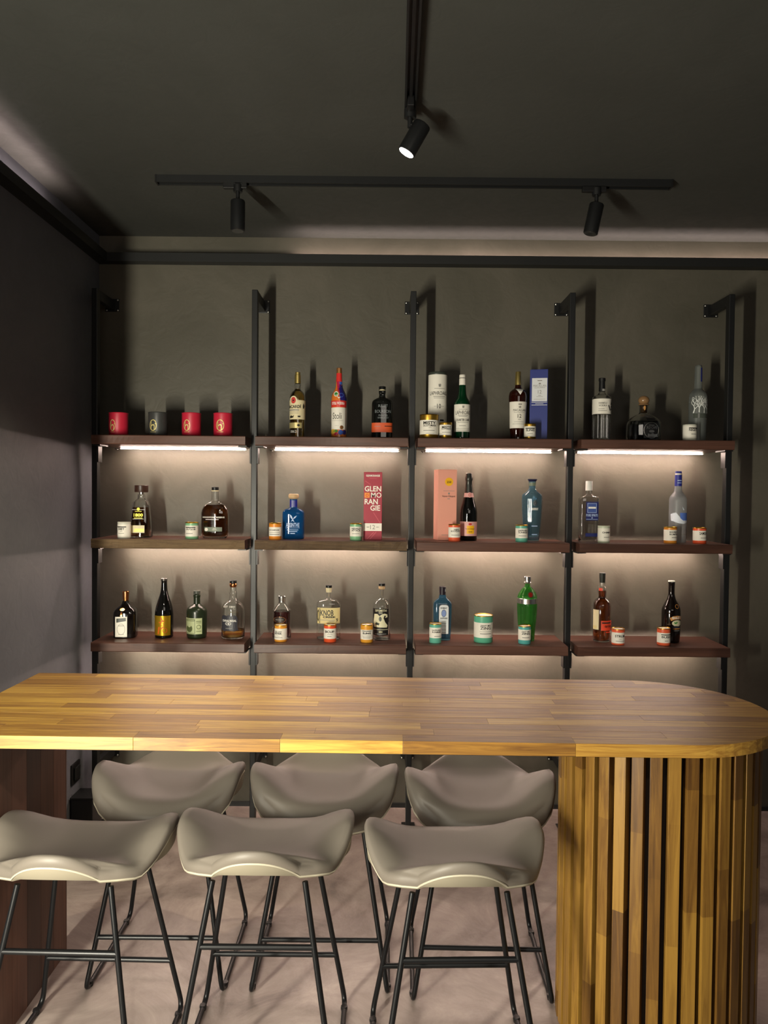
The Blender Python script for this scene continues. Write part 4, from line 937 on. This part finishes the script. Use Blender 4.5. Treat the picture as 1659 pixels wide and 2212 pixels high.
bottle('stout olive rum bottle with pale green portrait label', 'C1', 1070,
       [(300, 30), (368, 31), (376, 42), (390, 66), (410, 86), (440, 96), (470, 97), (640, 94), (None, 90)], OLIVE,
       caps=[('stopper', mat('grey_stopper', '#4c4f47', 0.4), [(244, 29), (247, 32), (272, 32)]), ('neck_ring', OLIVE, [(276, 28), (284, 34), (300, 34), (306, 30)])],
       items=[Lb(PGREEN, 976, 1136, 491, 640), Lb(OLP, 984, 1076, 500, 634, 'portrait_field'), Lb(PGREEN, 988, 1072, 518, 630, 'portrait_ground'), ('disc', 'portrait_print', OLP, 1022, 588, 30, 34), ('disc', 'portrait_print', PGREEN, 1022, 556, 18, 20), Bar(PGREEN, 1030, 509, 80, 7), Bar(OLP, 1108, 520, 44, 5), Bar(OLP, 1108, 534, 44, 4), ('ring', 'stamp_print', OLP, 1108, 572, 18, 20, 0.8), Bar(OLP, 1108, 612, 44, 4)])
SCOTCH = glass('amber_scotch', (0.75, 0.42, 0.10), 0.0, 1.34); SLATE = mat('slate_label', '#34343c', 0.4)
bottle('nearly empty clear whisky bottle with dark shield label', 'C1', 1412,
       [(210, 27), (250, 29), (270, 36), (285, 32), (330, 39), (345, 62), (372, 91), (412, 107), (450, 109), (None, 109)], CLEAR, hollow=True, fill=(612, SCOTCH), ratio=0.95, n=2.2,
       caps=[('stopper', M_PLASTIC, [(147, 30), (150, 33), (174, 33)]), ('copper_neck_wrap', COPPER, [(175, 31), (182, 35), (200, 34), (211, 29)])],
       items=[('poly', 'shield_label', SLATE, [(1318, 505), (1325, 470), (1350, 462), (1372, 470), (1392, 454), (1412, 470), (1440, 460), (1466, 475), (1474, 510), (1468, 560), (1478, 600), (1440, 612), (1395, 604), (1345, 612), (1316, 598), (1322, 555)]), T('CHIVAS REGAL', WHITEP, 1394, 513, 138, 20, 0.02), ('ring', 'oval_print', WHITEP, 1386, 540, 28, 16, 0.85), T('18', WHITEP, 1386, 541, 24, 18, 0.02), Bar(INK_SOFT, 1392, 584, 60, 4), T('EST 1801', WHITEP, 1390, 384, 112, 16, 0.0)])
PLUM = glass('dark_plum_liqueur', (0.16, 0.03, 0.04), 0.0, 1.34); PLUMD = mat('dark_oval_label', '#2c211d', 0.4)
bottle('small round shouldered liqueur bottle with dark plum fill behind amber tin', 'C2', 317,
       [(372, 32), (385, 34), (402, 52), (440, 84), (458, 95), (470, 93), (480, 91), (None, 92)], CLEAR, hollow=True, fill=(459, PLUM),
       caps=[('silver_cap', SILVER, [(308, 34), (313, 38), (332, 38), (345, 35), (372, 34)])],
       items=[('disc', 'oval_label', PLUMD, 305, 535, 62, 30), ('ring', 'oval_label_edge', COPPERCAP, 305, 535, 62, 30, 0.93), Bar(INK_SOFT, 305, 535, 76, 10)])
tin('amber tin with white band before the plum coloured liqueur bottle', 'C2', 307, 594, 62, '#dd9430', (628, 738), [T('YELLOW', INK, 286, 659, 78, 16, 0.02), T('FEVER', INK, 286, 677, 78, 17, 0.03), Bar(INK_SOFT, 290, 716, 80, 5), Bar(INK_SOFT, 290, 700, 30, 3)])
KRAFT = mat('straw_paper', '#d9c68c', 0.55)
bottle('flat clear bourbon bottle with large straw coloured label', 'C2', 782,
       [(274, 19), (330, 19), (340, 34), (350, 76), (362, 102), (385, 116), (410, 120), (700, 119), (None, 116)], CLEAR, hollow=True, ratio=0.58, n=3.0,
       caps=[('stopper', M_PLASTIC, [(203, 28), (206, 31), (228, 31)]), ('neck_wrap', CREAM, [(229, 29), (232, 31), (274, 28)])],
       items=[Lb(KRAFT, 674, 896, 420, 576), T('KNOB', INK, 770, 470, 130, 58, 0.02), T('CREEK', INK, 795, 511, 130, 20, 0.05), Bar(INK_SOFT, 778, 540, 148, 5), Bar(INK_SOFT, 815, 552, 50, 4), T('9', INK, 868, 541, 18, 38, 0.02), Lb(INK, 697, 702, 424, 572, 'label_rule'), ('ring', 'label_rule', INK, 684, 496, 8, 60, 0.6)])
tin('red orange tin with white band before the straw labelled bottle', 'C2', 798, 592, 62, '#e0552c', (628, 728), [T('BCUP', INK, 797, 658, 96, 24, 0.03), Bar(INK_SOFT, 795, 704, 40, 6), Bar(INK_SOFT, 800, 684, 50, 3)])
tin('amber tin with white band beside the black labelled clear bottle', 'C2', 1163, 590, 62, '#dd9a32', (640, 736), [T('SLING', INK, 1163, 673, 86, 20, 0.05), Bar(INK, 1163, 652, 88, 7), Bar(INK_SOFT, 1165, 694, 90, 3), Bar(INK_SOFT, 1163, 708, 80, 5), Bar(INK_SOFT, 1163, 720, 72, 5)])
IVORY = mat('ivory_print', '#d9d3b0', 0.5)
bottle('clear gin bottle with black label and ivory swan drawing', 'C2', 1309,
       [(244, 19), (325, 18), (345, 48), (370, 70), (400, 84), (440, 88), (None, 87)], CLEAR, hollow=True, fill=(560, WATER),
       caps=[('stopper', M_PLASTIC, [(186, 30), (189, 33), (211, 33)]), ('neck_wrap', TANCORK, [(212, 31), (216, 33), (240, 32), (246, 22)])],
       items=[Lb(INK, 1226, 1376, 428, 690), T('SIPSMITH', IVORY, 1300, 446, 120, 22, 0.02), Bar(IVORY, 1300, 468, 36, 6),
              ('poly', 'swan_drawing', IVORY, [(1240, 480), (1268, 478), (1290, 500), (1312, 480), (1340, 474), (1364, 484), (1366, 510), (1344, 516), (1352, 496), (1336, 494), (1328, 520), (1344, 560), (1366, 590), (1362, 612), (1240, 608), (1232, 560)], 'ngon'), ('disc', 'drawing_shade', GREENLID, 1296, 528, 14, 24), ('poly', 'drawing_shade', GREENLID, [(1256, 560), (1290, 570), (1284, 590), (1250, 584)]), Bar(IVORY, 1300, 632, 140, 4), T('GIN', IVORY, 1300, 654, 34, 18, 0.02), Bar(INK_SOFT, 1300, 676, 110, 5)])
BSAP = mat('sapphire_blue_glass', '#86c2e6', 0.03, trans=0.92, ior=1.3, spec=0.7); LBLUE = mat('soft_blue_print', '#7f93c4', 0.5); WHBL = mat('cool_white_label', '#dfe3e4', 0.5)
bottle('sapphire blue gin bottle with arched white label', 'C3', 337,
       [(290, 32), (318, 38), (336, 58), (362, 84), (390, 90), (640, 84), (None, 80)], BSAP, hollow=True, ratio=0.65, n=4.0,
       caps=[('dark_cap', mat('plum_black_cap', '#241c26', 0.35), [(212, 30), (215, 33), (290, 31)])],
       items=[('poly', 'label_border', SLATE, [(296, 664), (296, 400), (304, 384), (322, 376), (372, 376), (392, 384), (398, 400), (398, 664)]), ('poly', 'label', WHBL, [(302, 660), (302, 406), (310, 390), (326, 382), (370, 382), (386, 390), (392, 406), (392, 660)]), T('BOMBAY', INK, 347, 412, 64, 16, 0.03), ('disc', 'portrait_print', LBLUE, 347, 462, 22, 32), ('ring', 'portrait_ring', SLATE, 347, 462, 24, 36, 0.88), T('SAPPHIRE', INK, 347, 510, 70, 15, 0.03), Bar(INK_SOFT, 347, 540, 44, 4), Bar(INK_SOFT, 347, 556, 50, 4), Bar(INK_SOFT, 347, 584, 50, 3), Bar(INK_SOFT, 347, 620, 46, 3), Bar(INK_SOFT, 350, 648, 40, 4), ('label', 'cap_label', WHBL, 340, 362, 230, 258)])
tin('small teal tin with white band before the sapphire blue bottle', 'C3', 271, 566, 58, TEAL, (602, 702), [T('SAPPHIRE', INK, 280, 627, 94, 15, 0.02), T('SUNRISE', INK, 280, 645, 90, 15, 0.03), Bar(INK_SOFT, 288, 684, 60, 6)])
tin('large teal candle tin with gold rim standing alone on the shelf', 'C3', 735, 484, 91, '#5fb091', (550, 694), [T('ZEST MY', INK, 748, 578, 108, 18, 0.02), T('ZING', INK, 748, 602, 108, 26, 0.02), Bar(INK_SOFT, 745, 634, 110, 3), Bar(INK_SOFT, 746, 655, 104, 8), Bar(INK_SOFT, 798, 682, 24, 3)], Y=3.42)
TANQ = mat('bright_green_glass', '#76d46a', 0.03, trans=0.9, ior=1.3, spec=0.7); SEAL = mat('red_wax_seal', '#8e1d16', 0.35)
bottle('green fluted gin bottle with silver cap and red wax seal', 'C3', 1157,
       [(180, 27), (208, 26), (220, 40), (242, 62), (280, 86), (318, 98), (372, 99), (500, 94), (720, 76), (None, 76)], TANQ, hollow=True, flutes=12, famp=0.07, N=72, fill=(340, glass('green_tinted_gin', (0.55, 0.85, 0.5), 0.0, 1.3)),
       caps=[('silver_cap', SILVER, [(113, 32), (117, 36), (140, 37), (160, 33), (170, 37), (182, 30)]), ('silver_band', SILVER, [(320, 98), (322, 101), (370, 101), (372, 98)])],
       items=[('disc', 'wax_seal', SEAL, 1172, 281, 21, 22), ('ring', 'seal_ring', GREENLID, 1172, 281, 28, 30, 0.85)])
tin('small teal tin with white band before the green fluted bottle', 'C3', 1135, 588, 60, '#57a9a6', (622, 722), [T('ZEST MY', INK, 1138, 640, 84, 14, 0.02), T('ZING', INK, 1138, 659, 84, 20, 0.03), Bar(INK_SOFT, 1138, 697, 68, 7)])
WHIS = glass('red_amber_whisky', (0.42, 0.10, 0.02), 0.0, 1.34); ORP = mat('vermilion_label', '#e0492c', 0.45)
bottle('bulb necked whisky bottle with red amber fill and vermilion label', 'C4', 329,
       [(158, 25), (192, 27), (205, 36), (235, 40), (285, 36), (300, 40), (312, 56), (340, 75), (372, 81), (630, 79), (None, 74)], CLEAR, hollow=True, fill=(230, WHIS),
       caps=[('dark_stopper', mat('charcoal_stopper', '#23261f', 0.5), [(73, 25), (76, 28), (110, 28), (150, 26), (160, 25)])],
       items=[Lb(CREAM, 248, 284, 396, 572), ('label', 'side_seal', KRAFT, 250, 270, 538, 568), Lb(ORP, 303, 408, 491, 578, 'vermilion_label'), Bar(INK, 352, 510, 84, 12), T('0/10', INK, 366, 541, 68, 20, 0.03), ('label', 'neck_label', ORP, 296, 322, 206, 230), Bar(ORP, 366, 592, 44, 10)])
tin('coral tin with gold rim beside the bulb necked whisky bottle', 'C4', 478, 569, 57, '#e2603c', (600, 696), [T('STRUM', INK, 482, 632, 96, 22, 0.03), Bar(INK_SOFT, 482, 658, 22, 3), Bar(INK_SOFT, 482, 676, 76, 5)])
tin('coral tin with gold rim before the dark cream liqueur bottle', 'C4', 886, 564, 57, '#e2603c', (604, 692), [T('BUSH', INK, 892, 640, 84, 20, 0.03), Bar(INK, 892, 620, 86, 8), Bar(INK_SOFT, 892, 674, 30, 6)])
CRM = mat('dark_brown_cream_glass', '#120b08', 0.06, spec=0.7); BAN = mat('tan_banner', '#c98b46', 0.45)
bottle('dark brown cream liqueur bottle with white top and tan banner label', 'C4', 949,
       [(158, 29), (190, 27), (250, 27), (300, 36), (350, 60), (400, 80), (440, 82), (600, 80), (None, 76)], CRM,
       caps=[('cap', mat('white_topped_cap', '#e9e2d2', 0.4), [(143, 27), (146, 30), (153, 30)]), ('cap_skirt', CRM, [(153, 29), (160, 30)])],
       items=[('poly', 'banner', BAN, [(912, 466), (940, 450), (975, 445), (1005, 449), (1022, 458), (1024, 488), (1005, 480), (975, 476), (945, 482), (922, 494)]), T('BAILEYS', WHITEP, 976, 464, 92, 22, 0.02), ('disc', 'oval_scene', IVORY, 975, 512, 46, 28), ('poly', 'scene_print', SGREEN, [(946, 500), (960, 504), (972, 498), (982, 506), (966, 520), (950, 516)]), ('poly', 'scene_print', SLATE, [(930, 545), (960, 534), (1000, 540), (1018, 548), (1000, 556), (945, 556)]), Bar(BAN, 972, 562, 70, 8), Bar(INK_SOFT, 972, 578, 56, 5), ('ring', 'small_crest', BAN, 975, 366, 17, 19, 0.75)])
